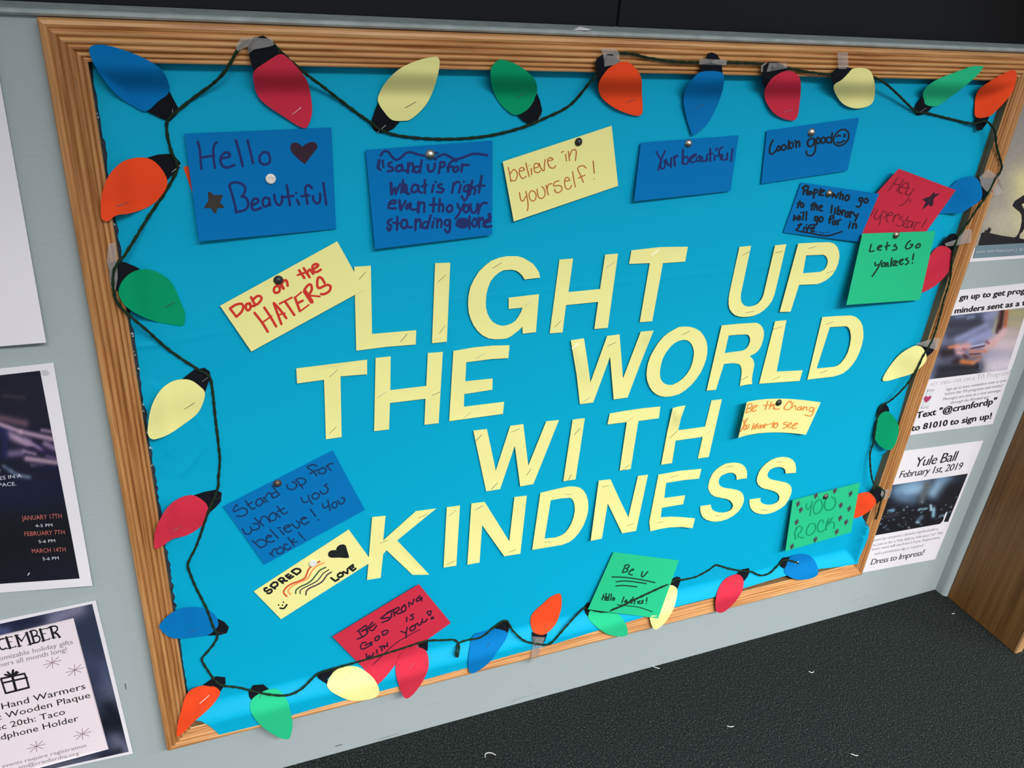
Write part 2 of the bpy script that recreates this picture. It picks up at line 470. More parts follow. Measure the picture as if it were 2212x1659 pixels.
# ribbed profile: u across the rail from the outer edge, h above the wall
prof = [(0.0, 0.0003), (0.0, 0.013), (0.0012, 0.0158), (0.004, 0.0172), (0.0066, 0.0165)]
def ridge(u0, u1, top, low):
    out = []
    for k in range(6):
        t = k / 5
        out.append((u0 + (u1 - u0) * t, low + (top - low) * (math.sin(math.pi * t) ** 0.6 if 0 < t < 1 else 0)))
    return out
for u0, u1, top in ((0.0078, 0.0138, 0.018), (0.0138, 0.0198, 0.0182), (0.0198, 0.0256, 0.018), (0.0256, 0.0306, 0.0172)):
    prof += ridge(u0, u1, top, top - 0.0031)
prof += [(0.0312, 0.0156), (0.0325, 0.0165), (0.0338, 0.0162), (IW, 0.0154)]
lip = [(IW - 0.0008, 0.0154), (IW + 0.0001, 0.0152), (IW + 0.0001, 0.0003), (IW - 0.0008, 0.0003)]  # inner side of each rail, split off to take the shaded wood tone
def rail(kind, prof):
    V, Fs = [], []; k = len(prof); N = 24
    for i in range(N + 1):
        f = i / N
        for u, h in prof:
            if kind in 'tb':
                x = OX0 + u + (OX1 - OX0 - 2 * u) * f; z = (OZ1 - u) if kind == 't' else (OZ0 + u)
            else:
                z = OZ0 + u + (OZ1 - OZ0 - 2 * u) * f; x = (OX0 + u) if kind == 'l' else (OX1 - u)
            V.append((x, -h, z + CAMZ))
    for i in range(N):
        for j in range(k - 1):
            a = i * k + j; Fs.append((a, a + 1, a + 1 + k, a + k))
    Fs.append(tuple(range(k))); Fs.append(tuple(range(N * k, N * k + k)))
    return V, Fs
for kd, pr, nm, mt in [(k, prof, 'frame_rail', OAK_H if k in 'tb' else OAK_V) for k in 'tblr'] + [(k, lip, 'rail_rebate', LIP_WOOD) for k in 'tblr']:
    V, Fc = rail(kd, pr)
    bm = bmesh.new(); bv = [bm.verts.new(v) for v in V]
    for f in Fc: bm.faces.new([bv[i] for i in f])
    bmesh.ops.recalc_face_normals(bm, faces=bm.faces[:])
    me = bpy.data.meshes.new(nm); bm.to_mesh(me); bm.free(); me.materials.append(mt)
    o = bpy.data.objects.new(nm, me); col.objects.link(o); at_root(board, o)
V, Fc = box(IX0 - 0.004, IX1 + 0.004, -0.0018, -0.0002, IZ0 - 0.004 + CAMZ, IZ1 + 0.004 + CAMZ)
part('backing_panel', V, Fc, BACKM, board, False)

# turquoise backing paper: flat on the panel, ragged left edge, curls up over the bottom rail
def interp(tab, x):
    if x <= tab[0][0]: return tab[0][1]
    for (a, b), (c, d) in zip(tab, tab[1:]):
        if x <= c: return b + (d - b) * (x - a) / (c - a) if c > a else d
    return tab[-1][1]
bot_px = '392,1572 417,1562 435,1561 450,1566 462,1576 474,1587 560,1566 640,1542 700,1525 800,1499 917,1468 1008,1443 1115,1412 1207,1388 1276,1366 1353,1344 1452,1314 1547,1290 1607,1273 1694,1249 1769,1232 1820,1224 1856,1217'
BOT = sorted(plane(x, y, 0.019) for x, y in pts(bot_px))
rp = [(2119, 150, .0035), (2160, 239, .0035), (2140, 285, .0035), (2125, 323, .0035), (2119, 360, .0035), (2108, 385, .0035), (2095, 430, .0035), (2083, 458, .0035), (2069, 503, .0035), (2041, 589, .0035),
      (2030, 640, .0035), (2019, 660, .0035), (2013, 676, .004), (2002, 739, .004), (1985, 790, .006), (1971, 845, .009), (1955, 890, .011), (1943, 915, .012), (1938, 950, .012), (1926, 975, .009), (1908, 983, .0035), (1893, 1030, .0035),
      (1884, 1060, .0035), (1872, 1095, .004), (1868, 1108, .008), (1866, 1119, .011), (1871, 1130, .0145), (1876, 1142, .0165), (1873, 1160, .017), (1864, 1183, .0175), (1856, 1201, .018), (1853, 1215, .0185)]
RT = sorted([(lambda q: (q[1], q[0]))(plane(x, y, h)) for x, y, h in rp])
RH = sorted([(plane(x, y, h)[1], h) for x, y, h in rp])
rnd = random.Random(4)
LT = []
z = IZ1 + 0.01
while z > IZ0 - 0.06:
    f = (IZ1 - z) / (IZ1 - IZ0)
    rag = 0.0012 + 0.0014 * rnd.random() + (0.0028 * rnd.random() ** 2 if 0.42 < f < 0.80 else 0) + (0.0016 * rnd.random() if 0.08 < f < 0.4 else 0)
    LT.append((z, IX0 + rag)); z -= 0.0035 + 0.004 * rnd.random()
LT.sort()
def gauss(d, s): return math.exp(-(d / s) ** 2)
def seg_d(x, y, a, b):
    dx, dy = b[0] - a[0], b[1] - a[1]; L = dx * dx + dy * dy
    t = max(0, min(1, ((x - a[0]) * dx + (y - a[1]) * dy) / L)) if L else 0
    return math.hypot(x - a[0] - t * dx, y - a[1] - t * dy)
CREASES = [[plane(*p, HP) for p in P] for P in (
    [(425, 902), (440, 930), (438, 965), (425, 985)], [(395, 1025), (425, 985)], [(300, 748), (345, 745)],
    [(330, 830), (352, 862), (345, 905)], [(340, 900), (365, 935), (362, 980)], [(1930, 850), (1915, 900), (1912, 960)])]
FOLD = [plane(300, 748, HP), plane(740, 672, HP), plane(1335, 610, HP), plane(1960, 545, HP)]
def paper_h(X, Z):
    h = HP
    d = Z - IZ0
    r = 0.031
    t = 1 - d / r
    if t >= 1: h = 0.0190
    elif t > 0: h = HP + (0.0190 - HP) * t * t * (3 - 2 * t)
    dr = IX1 - X
    if dr < 0.02:
        rh = interp(RH, Z)
        if rh > 0.0036:
            t = max(0, min(1, 1 - dr / 0.02)); h = max(h, HP + (rh - HP) * t * t)
            if dr < 0.0004 and rh > 0.0125: h = 0.0193
    w = 0.0006 * math.sin(X * 9 + 1.3 * math.sin(Z * 7)) * math.sin(Z * 8 + 0.7)
    dl = X - IX0
    w += 0.0009 * math.exp(-dl / 0.06) * math.sin(Z * 46 + X * 31)
    for P in CREASES:
        for a, b in zip(P, P[1:]):
            q = seg_d(X, Z, a, b)
            if q < 0.010: w += 0.0011 * gauss(q, 0.003)
    for a, b in zip(FOLD, FOLD[1:]):
        q = seg_d(X, Z, a, b)
        if q < 0.01: w += 0.0003 * gauss(q, 0.0025)
    return h + max(0.0, min(0.0010, w * 0.8 + 0.0002))
NX, NZ = 440, 330
V = []
for j in range(NZ + 1):
    t = j / NZ
    for i in range(NX + 1):
        s = i / NX
        Xg = IX0 + (IX1 - IX0) * s
        zb = interp(BOT, Xg); Z = IZ1 + 0.0005 + (zb - IZ1) * t
        xl = interp(LT, Z)
        X = xl + (interp(RT, Z) - xl) * s
        zb = interp(BOT, X); Z = IZ1 + 0.0005 + (zb - IZ1 - 0.0005) * t
        V.append((X, -paper_h(X, Z), Z + CAMZ))
Fc = [(j * (NX + 1) + i, j * (NX + 1) + i + 1, (j + 1) * (NX + 1) + i + 1, (j + 1) * (NX + 1) + i) for j in range(NZ) for i in range(NX)]
V, Fc = sheet(V, Fc, 0.00025)
bp = link('backing_paper', V, Fc, TEAL)
tag(bp, 'turquoise backing paper covering the board, torn along its left edge', 'paper')
# curled white slivers where the paper tore along the left rail
for k, (px, py, n) in enumerate([(209, 255, 3), (240, 480, 3), (247, 548, 2), (287, 724, 4), (290, 770, 4), (296, 800, 3), (305, 880, 3), (316, 926, 4), (320, 975, 3), (327, 1010, 3), (334, 1085, 2)]):
    V, Fc = [], []
    for q in range(min(n, 2)):
        x, zz = plane(px + rnd.uniform(-2, 3), py + rnd.uniform(-9, 9), 0.005)
        L = rnd.uniform(.0018, .0042); a = rnd.uniform(-.5, 1.9); wd = rnd.uniform(.0007, .0018)
        c, s = math.cos(a), math.sin(a); b0 = len(V)
        for i in range(4):
            f = i / 3
            for e in (-1, 1):
                V.append((x + c * L * f - s * wd * e * (1 - f * .8), -(0.0048 + 0.003 * f * f), zz + CAMZ + s * L * f + c * wd * e * (1 - f * .8)))
        Fc += [(b0 + 2 * i, b0 + 2 * i + 1, b0 + 2 * i + 3, b0 + 2 * i + 2) for i in range(3)]
    o = link('torn_sliver', *sheet(V, Fc, 0.0001), TORN, bp)
# ================================================================ things on the board
REG = []      # (outline in wall coordinates, height function): what later sheets and the yarn lie on
def top(X, Z, yarn=False):
    h = base(X, Z)
    for poly, H, *fl in REG:
        if yarn and fl: continue
        if inside(X, Z, poly): h = max(h, H(X, Z))
    return h

def ribbon(P, w, v):
    """Pen stroke: outline of a polyline of width w, all in photo-derived board pixels."""
    P = smooth(P, 4) if len(P) > 2 else list(P)
    V, Fs = [], []
    P = [p for i, p in enumerate(P) if i == 0 or math.hypot(p[0] - P[i - 1][0], p[1] - P[i - 1][1]) > w * 0.08]
    n = len(P); r = w / 2
    if n > 1:
        for i in range(n):
            a = P[max(i - 1, 0)]; b = P[min(i + 1, n - 1)]
            dx, dy = b[0] - a[0], b[1] - a[1]; L = math.hypot(dx, dy) or 1
            V += [(P[i][0] - dy / L * r, P[i][1] + dx / L * r), (P[i][0] + dy / L * r, P[i][1] - dx / L * r)]
        Fs += [(2 * i, 2 * i + 1, 2 * i + 3, 2 * i + 2) for i in range(n - 1)]
    caps = [0, n - 1] if n > 1 else [0]
    for i in range(1, n - 1):
        a1 = math.atan2(P[i][1] - P[i - 1][1], P[i][0] - P[i - 1][0]); a2 = math.atan2(P[i + 1][1] - P[i][1], P[i + 1][0] - P[i][0])
        if abs((a2 - a1 + math.pi) % (2 * math.pi) - math.pi) > 0.7: caps.append(i)
    V = [(x, y, 0.0) for x, y in V]
    for q, i in enumerate(caps):
        b = len(V)
        V += [(P[i][0] + r * math.cos(k * math.pi / 5), P[i][1] + r * math.sin(k * math.pi / 5), 0.00003 + 0.00001 * (q % 3)) for k in range(10)]
        Fs.append(tuple(range(b, b + 10)))
    return [v(q) + (q[2],) for q in V], Fs

def marks(name, items, H, mt, root, lift=0.00025, label=None):
    """items: list of (px verts, faces) drawn as one mesh lying on the surface H."""
    V, Fs = [], []
    for k, (vs, fs) in enumerate(items):
        b = len(V); ad = lift + 0.00006 * (k % 5)
        V += [hit(q[0], q[1], H, ad + (q[2] if len(q) > 2 else 0)) for q in vs]; Fs += [tuple(i + b for i in f) for f in fs]
    o = link(name, V, orient(V, Fs), mt)
    at_root(root, o)
    if label: o['label'] = label
    return o

def card(name, v, corners, hs, mt, label, inks, bow=0.0, cat='note card', group='handwritten cards pinned to the board', nseg=14, bowt=0.0, reg=True):
    cp = pp(v, corners)
    C3 = [plane(cp[i][0], cp[i][1], hs[i]) for i in range(4)]   # TL TR BR BL
    TL, TR, BR, BL = C3
    ux, uz = TR[0] - TL[0], TR[1] - TL[1]; wx, wz = BL[0] - TL[0], BL[1] - TL[1]; det = ux * wz - uz * wx
    def hst(s, t):
        s_, t_ = max(-.1, min(1.1, s)), max(-.1, min(1.1, t))
        h = (hs[0] * (1 - s_) + hs[1] * s_) * (1 - t_) + (hs[3] * (1 - s_) + hs[2] * s_) * t_
        h += -bow * 4 * s_ * (1 - s_) - bowt * 4 * t_ * (1 - t_)
        return h
    def st(X, Z):
        s = ((X - TL[0]) * wz - (Z - TL[1]) * wx) / det; t = (ux * (Z - TL[1]) - uz * (X - TL[0])) / det
        for _ in range(3):      # invert the bilinear patch
            x = TL[0] * (1 - s) * (1 - t) + TR[0] * s * (1 - t) + BR[0] * s * t + BL[0] * (1 - s) * t
            z = TL[1] * (1 - s) * (1 - t) + TR[1] * s * (1 - t) + BR[1] * s * t + BL[1] * (1 - s) * t
            dx, dz = X - x, Z - z
            s += (dx * wz - dz * wx) / det; t += (ux * dz - uz * dx) / det
        return s, t
    def H(X, Z):
        return max(hst(*st(X, Z)), base(X, Z) + 0.0012)
    V = []
    for j in range(nseg + 1):
        for i in range(nseg + 1):
            s, t = i / nseg, j / nseg
            x = TL[0] * (1 - s) * (1 - t) + TR[0] * s * (1 - t) + BR[0] * s * t + BL[0] * (1 - s) * t
            z = TL[1] * (1 - s) * (1 - t) + TR[1] * s * (1 - t) + BR[1] * s * t + BL[1] * (1 - s) * t
            h = max(hst(s, t), base(x, z) + 0.0012)
            V.append((x, -h, z + CAMZ))
    N = nseg + 1
    Fc = [(j * N + i, j * N + i + 1, (j + 1) * N + i + 1, (j + 1) * N + i) for j in range(nseg) for i in range(nseg)]
    root = empty(name, Vector(V[N * (nseg // 2) + nseg // 2])); tag(root, label, cat, group)
    part('card', *sheet(V, Fc), mt, root)
    for nm, ink, w, s in inks:
        items = []
        for st_ in s.split(';'):
            st_ = st_.strip()
            if not st_: continue
            ww = w
            if st_[0] == '!':                       # own width
                a, st_ = st_[1:].split(' ', 1); ww = float(a)
            if st_[0] == '#':                       # filled outline
                q = smooth(pts(st_[1:]), 3, True)
                vs, fs = fill([v(p) for p in q], step=6.0); items.append((vs, fs))
            elif st_[0] == '^':                     # filled outline with sharp corners
                vs, fs = fill(pp(v, st_[1:]), step=6.0); items.append((vs, fs))
            else:
                items.append(ribbon(pts(st_), ww, v))
        marks(nm, items, H, ink, root)
    if reg: REG.append(([TL, TR, BR, BL], H))
    return root, H

def tack(v, cx, cy, R, H, mt, label, flat=False, shape='dome', grp='thumbtacks in the cards'):
    px, py = v((cx, cy)); c = hit(px, py, H)
    e = hit(px + R, py, H); r = (e - c).length if R < 60 else 0.005
    root = empty('thumbtack', c); tag(root, label, 'thumbtack', grp)
    if flat: pr = [(0.0, .0022), (.25, .0023), (.32, .0019), (.45, .0026), (.8, .0027), (.95, .0023), (1.0, .0014), (.9, .0004), (.25, .0002)]
    else: pr = [(0.0, .0046), (.25, .0044), (.5, .0038), (.72, .0029), (.9, .0017), (1.0, .0007), (.97, .0002), (.25, .0001)]
    V, Fc = [], []; n = 24
    for q, h in pr:
        for k in range(n):
            a = 2 * math.pi * k / n; V.append((c.x + q * R * math.cos(a), c.y - h, c.z + q * R * math.sin(a)))
    for i in range(len(pr) - 1):
        for k in range(n):
            a = i * n + k; b = i * n + (k + 1) % n; Fc.append((a, b, b + n, a + n))
    part('tack_head', V, [tuple(reversed(f)) for f in Fc], mt, root)
    V, Fc = tube([c + Vector((0, -.0001, 0)), c + Vector((0, .003, 0)), c + Vector((0, .0045, 0))], lambda i: (.0006, .0005, .0001)[i], 6)
    part('tack_point', V, Fc, METAL, root)
    return root

def staple_on(root, v, a, b, H, mt=None):
    """One staple: crown lying on the sheet with both legs bent into it."""
    pa, pb = v(a), v(b)
    A, B = hit(pa[0], pa[1], H, .0006), hit(pb[0], pb[1], H, .0006)
    P = [A + Vector((0, .0012, 0)), A, (A + B) / 2 - Vector((0, .0002, 0)), B, B + Vector((0, .0012, 0))]
    V, Fc = tube(P, 0.00033, 5)
    return part('staple', V, Fc, mt or METAL, root)

# ---------------------------------------------------------------- letters of the slogan
def letter(ch, v, outer, hole, staples, where, h0=0.0062, curl=None):
    o_ = pp(v, outer); ho = [pp(v, hole)] if hole else []
    vs, fs = fill(o_, ho, 9.0)
    X0 = [plane(x, y, h0) for x, y in o_]
    cx = sum(p[0] for p in X0) / len(X0); cz = sum(p[1] for p in X0) / len(X0)
    ph = (cx * 17 + cz * 29)
    def H(X, Z):
        h = h0 + 0.0006 * math.sin(X * 60 + ph) + 0.0005 * math.sin(Z * 55 + 2 * ph)
        if curl:
            for (qx, qy, r, a) in curl:
                wx_, wz_ = plane(*v((qx, qy)), h0); h += a * gauss(math.hypot(X - wx_, Z - wz_), r)
        return h
    V = [hit(x, y, H) for x, y in vs]
    cen = hit(sum(p[0] for p in o_) / len(o_), sum(p[1] for p in o_) / len(o_), H)
    root = empty('paper_letter', cen)
    tag(root, f'pale yellow cut-out paper letter {ch}, {where}', 'letter', 'cut-out letters of the slogan')
    part('letter_sheet', *sheet(V, fs), P_YEL, root)
    for s in staples.split():
        a, b = s.split('-'); staple_on(root, v, pts(a)[0], pts(b)[0], H)
    REG.append(([plane(x, y, h0) for x, y in o_], H))
    return root

letter('L', VE, '195,228 302,222 310,662 595,638 592,730 400,745 208,770', '', '270,260-227,308 537,662-495,710', 'first letter of the word LIGHT')
letter('I', VE, '717,205 815,202 793,712 697,722', '', '787,278-738,325 782,605-745,658', 'second letter of the word LIGHT')
letter('G', VE, '1395,298 1388,265 1370,235 1350,210 1320,190 1285,170 1250,160 1180,160 1130,170 1080,190 1040,220 1000,260 968,310 945,360 932,420 930,470 934,520 945,560 965,605 990,640 1022,670 1060,690 1105,696 1150,695 1180,690 1210,675 1255,640 1280,615 1283,660 1368,650 1388,405 1192,428 1192,500 1282,492 1272,520 1255,550 1235,578 1210,595 1180,606 1150,610 1120,602 1090,585 1070,560 1055,530 1045,490 1045,450 1048,405 1060,360 1075,322 1100,290 1130,265 1160,250 1210,247 1238,252 1260,265 1280,285 1295,310', '', '1147,200-1090,237 1347,445-1300,478', 'the round letter in the middle of LIGHT')
letter('H', VE, '1520,182 1608,175 1578,392 1782,372 1815,150 1898,143 1832,622 1745,630 1770,455 1562,475 1540,652 1457,658', '', '1878,195-1825,232 1530,575-1490,615', 'fourth letter of the word LIGHT')
letter('T', PXV, '1364,541 1425,534 1486,533 1480,565 1432,568.5 1409,694 1382,696 1403.6,568.5 1359,570', '', '1424,539-1407,552', 'last letter of the word LIGHT')
letter('U', VF, '590,100 665,93 600,400 598,430 602,455 620,478 645,486 665,484 690,477 710,465 732,440 745,410 820,90 893,82 835,330 815,410 800,448 775,482 750,507 720,528 685,543 650,550 615,552 590,550 560,540 540,522 525,498 520,470 520,435 525,400 555,260', '', '655,130-610,152 870,125-822,137 683,515-632,523', 'first letter of the word UP')
letter('P', VF, '970,78 1100,71 1170,70 1200,78 1220,98 1232,125 1236,160 1228,205 1212,245 1190,280 1165,303 1140,320 1115,332 1090,340 975,345 920,518 850,520', '1020,155 1130,150 1145,157 1155,170 1160,190 1158,210 1150,230 1140,245 1122,257 1105,262 1000,270', '1085,95-1038,108 1205,250-1155,268', 'second letter of the word UP')
letter('T', PXV, '640,796 793,777 793,808.5 735.5,813 738,944 704,949 700,820.5 641.7,828.5', '', '728.4,798.8-712.7,813.5 726.8,921.5-711,936.6', 'first letter of the word THE')
letter('H', VE, '333,817 430,807 428,1025 660,998 670,785 767,778 740,1238 648,1248 655,1080 425,1108 420,1278 323,1290', '', '400,1033-348,1070 750,1035-697,1058', 'second letter of the word THE')
letter('E', VE, '835,772 960,750 1080,738 1198,735 1190,818 1080,824 918,845 912,968 1088,950 1087,1022 905,1050 903,1132 1163,1100 1155,1178 808,1225', '', '1033,785-982,822 947,1168-902,1205', 'last letter of the word THE')
letter('W', VE, '1593,703 1678,690 1700,830 1720,975 1828,675 1908,665 1930,950 2045,648 2128,640 2040,860 1960,1072 1870,1085 1847,808 1738,1105 1652,1115 1630,920', '', '1645,722-1600,757 1885,715-1830,738 1720,1068-1672,1100', 'first letter of the word WORLD', curl=[(1640, 830, .03, .003), (2110, 650, .012, .004)])
letter('O', VF, '200,617 240,614 275,617 310,628 340,648 360,675 376,708 383,745 382,785 375,825 360,868 340,910 312,952 280,990 242,1024 200,1050 155,1064 110,1068 78,1063 50,1050 25,1028 8,1000 -5,965 -10,930 -8,890 0,850 16,804 40,760 67,718 100,680 133,654 168,634', '225,700 247,701 265,710 280,727 290,750 296,775 295,800 288,840 275,880 253,918 225,950 193,974 160,990 134,992 110,985 92,970 80,950 76,920 78,890 85,855 95,820 115,783 140,750 158,731 180,715 202,705', '268,643-218,668', 'second letter of the word WORLD')
letter('R', VF, '475,607 590,596 700,590 722,600 738,618 747,643 748,670 742,703 730,740 713,767 690,788 655,805 672,818 683,838 686,860 681,890 674,925 670,960 672,985 630,990 592,998 598,960 604,915 603,885 596,865 580,854 550,850 490,855 438,1022 378,1028', '520,672 575,667 630,665 646,668 655,680 659,695 658,712 651,732 640,750 622,765 600,772 495,785', '645,935-602,958', 'middle letter of the word WORLD')
letter('L', VF, '820,580 893,573 830,905 998,897 978,965 717,983', '', '868,612-810,630 850,938-802,958', 'fourth letter of the word WORLD')
letter('D', VF, '1125,553 1220,546 1310,543 1335,549 1355,562 1373,583 1385,610 1390,645 1390,685 1380,735 1365,780 1345,822 1320,860 1292,890 1260,915 1225,929 1190,938 1028,957', '1173,618 1275,612 1290,617 1301,632 1308,660 1310,690 1303,735 1290,780 1270,818 1245,850 1224,866 1200,875 1088,885', '1195,582-1150,600 1157,895-1110,915', 'last letter of the word WORLD')
letter('W', d8, '67,210 155,200 185,340 212,470 305,180 390,168 422,437 538,150 620,142 455,555 370,570 335,308 240,588 150,602', '', '122,235-85,275 365,197-312,220 440,455-413,498 222,547-185,587', 'first letter of the word WITH')
letter('I', d8, '708,140 745,134 787,130 757,330 727,525 648,537', '', '758,193-720,235 700,493-680,530', 'second letter of the word WITH')
letter('T', d8, '948,100 1050,82 1160,66 1275,55 1265,130 1133,148 1083,458 1012,468 1058,155 933,170', '', '1107,115-1063,152 1068,433-1035,465', 'third letter of the word WITH')
letter('H', d8, '1355,65 1395,54 1437,48 1408,130 1390,208 1563,185 1605,15 1672,8 1587,380 1517,390 1548,250 1373,275 1350,420 1280,430 1318,225', '', '1380,215-1335,258 1608,205-1575,230', 'last letter of the word WITH', curl=[(1400, 80, .02, .006)])
letter('K', VH, '283,183 362,175 348,320 540,148 660,132 430,320 620,522 520,522 368,378 348,400 333,540 253,553', '', '607,165-555,188 373,318-330,335', 'first letter of the word KINDNESS')
letter('I', VH, '722,125 800,115 778,468 703,480', '', '775,142-737,175 768,440-722,460', 'second letter of the word KINDNESS')
letter('N', VH, '867,103 945,93 1018,210 1090,325 1120,65 1193,57 1155,398 1060,413 930,230 915,450 843,463', '', '935,115-890,140 1130,372-1090,388', 'third letter of the word KINDNESS, before the D')
letter('D', d8, '500,612 600,588 680,571 720,571 755,578 780,598 797,625 807,660 810,700 806,740 795,780 777,825 750,868 722,902 690,928 640,948 447,980', '567,660 630,648 690,643 705,652 715,668 721,695 722,730 714,770 700,810 682,842 660,870 632,888 600,900 527,908', '660,620-703,620 530,928-572,928', 'fourth letter of the word KINDNESS')
letter('N', d8, '877,533 953,525 1010,650 1068,770 1130,503 1195,495 1118,857 1028,873 935,680 897,907 825,922', '', '945,562-900,572 1105,810-1060,822', 'fifth letter of the word KINDNESS, after the D', curl=[(850, 880, .02, .004)])
letter('E', d8, '1262,495 1400,470 1540,457 1525,520 1420,530 1312,548 1300,645 1435,628 1422,685 1285,708 1277,770 1340,766 1400,768 1498,777 1483,840 1410,832 1330,835 1270,845 1210,860 1203,800', '', '1392,498-1343,510 1295,797-1252,805', 'sixth letter of the word KINDNESS', curl=[(1460, 810, .02, .006)])
letter('S', d8, '1835,490 1833,468 1825,450 1810,433 1790,422 1760,417 1730,418 1695,425 1665,440 1635,462 1610,490 1594,525 1585,560 1583,582 1590,600 1603,621 1625,635 1660,643 1700,650 1725,661 1740,680 1744,695 1740,710 1726,726 1705,735 1682,740 1655,739 1630,732 1610,720 1603,705 1600,688 1533,698 1532,725 1538,750 1550,770 1570,785 1600,795 1630,798 1670,793 1710,780 1748,758 1780,730 1800,702 1813,670 1815,645 1808,620 1795,605 1775,595 1735,586 1690,580 1668,572 1655,558 1651,540 1655,520 1668,502 1690,490 1715,482 1740,482 1758,491 1766,506 1767,528 1800,521 1833,518', '', '1748,437-1703,443 1632,758-1668,760', 'seventh letter of the word KINDNESS')
letter('S', d8, '2150,482 2151,450 2145,420 2131,400 2110,387 2085,381 2060,380 2025,386 1990,400 1957,423 1930,450 1911,480 1900,512 1897,535 1905,557 1922,574 1945,585 1980,592 2010,602 2032,615 2044,635 2040,660 2023,677 2000,686 1980,689 1960,688 1940,683 1925,672 1920,660 1922,645 1850,655 1850,680 1855,705 1868,724 1885,738 1912,747 1940,750 1975,746 2010,735 2048,715 2080,690 2102,657 2118,620 2123,597 2120,575 2107,557 2085,545 2048,537 2010,530 1985,523 1970,510 1966,496 1971,478 1985,461 2005,450 2028,445 2050,445 2068,450 2080,462 2085,487', '', '2065,410-2025,413 1965,722-1925,722', 'last letter of the word KINDNESS')

# ---------------------------------------------------------------- paper light bulbs
BULB_ROOTS = []
def bulb(v, body, socket, mt, label, lift=0.0020, tipcurl=0.0, vs_=None, staples='', over=False, dark_st=''):
    o_ = smooth(pp(v, body), 3, True); s_ = pp(vs_ or v, socket)
    bx = sum(p[0] for p in o_) / len(o_); by = sum(p[1] for p in o_) / len(o_)
    sxx = sum(p[0] for p in s_) / len(s_); syy = sum(p[1] for p in s_) / len(s_)
    S3 = plane(sxx, syy, .006); B3 = plane(bx, by, .006)
    L = math.hypot(B3[0] - S3[0], B3[1] - S3[1]); dx, dz = (B3[0] - S3[0]) / L, (B3[1] - S3[1]) / L
    regs = list(REG)
    def H(X, Z):
        h = base(X, Z)
        if over:
            for pl, Hq, *_ in regs:
                if inside(X, Z, pl): h = max(h, Hq(X, Z))
        h += lift
        t = ((X - S3[0]) * dx + (Z - S3[1]) * dz) / L        # 0 socket, 1 body centre, ~2 tip
        if tipcurl and t > 1: h += tipcurl * (t - 1) ** 2
        s = (-(X - S3[0]) * dz + (Z - S3[1]) * dx)
        h += 0.0009 * math.sin(70 * s + 3 * t)
        return max(h, base(X, Z) + 0.0013)
    c = hit(bx, by, H); root = empty('paper_light_bulb', c)
    tag(root, label, 'paper bulb', 'cut-paper light bulbs around the board')
    vs, fs = fill(s_, step=8.0); part('socket', *sheet([hit(x, y, H, 0.0) for x, y in vs], fs), P_BLK, root)
    vs, fs = fill(o_, step=8.0); part('bulb', *sheet([hit(x, y, H, 0.0005) for x, y in vs], fs), mt, root)
    Hs = lambda X, Z: H(X, Z) + 0.0005
    for s in staples.split():
        a, b = s.split('-'); staple_on(root, v, pts(a)[0], pts(b)[0], Hs)
    fl = (1,) if lift > .004 else ()
    REG.append(([plane(x, y, .008) for x, y in o_], H) + fl); REG.append(([plane(x, y, .008) for x, y in s_], H) + fl)
    return root

bulb(VA, '575,320 610,290 700,295 860,345 1000,415 1065,480 1095,590 1020,655 945,718 860,685 750,610 660,500 600,400', '1095,590 1125,650 1150,695 1140,740 1100,780 1050,770 1000,745 945,718 1020,655', P_BLU, 'large blue paper bulb across the top left corner of the frame', staples='1115,705-1110,750')
bulb(VA, '1640,460 1720,400 1805,350 1860,375 1945,465 1990,540 2010,640 2015,730 1995,800 1970,828 1920,810 1820,745 1710,670 1660,610 1640,540', '1600,300 1615,262 1640,240 1700,230 1745,255 1775,290 1808,350 1720,400 1640,462 1615,385', P_RED, 'red paper bulb taped point-down above the Hello Beautiful card', lift=.0045, staples='1943,695-1887,740')
bulb(VB, '700,368 740,375 745,430 720,540 680,640 630,710 560,770 510,780 440,775 390,725 350,660 355,610 400,530 480,450 590,395', '350,660 390,725 440,775 490,785 450,830 400,855 350,858 325,842 310,820 308,775 330,710', P_YEL, 'pale yellow paper bulb pointing up over the top rail', staples='595,655-525,695 398,808-345,856')
bulb(VB, '1080,440 1110,400 1145,385 1220,405 1290,445 1350,500 1372,540 1375,600 1350,660 1310,710 1245,743 1190,720 1130,660 1090,580 1075,500', '1375,600 1395,650 1408,710 1400,750 1370,800 1320,800 1285,780 1250,745 1310,710 1350,660', P_GRN2, 'deep green paper bulb pointing up over the top rail', staples='1292,598-1242,636 1397,743-1372,800')
bulb(VB, '1780,520 1840,440 1915,400 1970,405 2020,450 2050,510 2052,600 2057,690 2050,740 2000,745 1900,710 1830,665 1790,625 1773,580', '1755,420 1760,380 1800,350 1860,350 1915,395 1840,440 1780,520 1772,580 1760,500', P_ORG, 'orange paper bulb taped to the top rail above the Believe in Yourself card', lift=.0045, staples='2005,640-1950,660')
bulb(VC, '305,425 370,418 438,430 445,490 430,560 390,660 340,740 270,795 250,770 225,690 210,610 215,540 240,490 275,450', '340,345 350,315 375,308 405,320 425,350 435,385 438,430 370,418 305,425 312,390', P_BLU, 'blue paper bulb hanging point-down from the top rail above Your Beautiful', lift=.0045, staples='327,612-278,637')
bulb(VC, '815,418 860,425 895,465 898,540 890,620 880,680 858,708 800,700 740,665 700,610 685,565 690,520 730,460 780,428', '680,390 710,365 760,365 800,385 825,410 780,428 730,460 690,520 672,490 675,440', P_RED, 'red paper bulb taped to the top rail above the Lookin Good card', lift=.0045, staples='850,645-800,660')
bulb(VC, '1205,405 1260,400 1305,415 1325,455 1335,510 1330,580 1310,615 1260,635 1200,635 1140,605 1100,545 1095,500 1140,470 1175,435', '1085,430 1110,400 1160,393 1205,403 1175,435 1140,470 1095,505 1080,470', P_YEL, 'pale yellow paper bulb with a dent taped to the top rail near the right corner', lift=.0045)
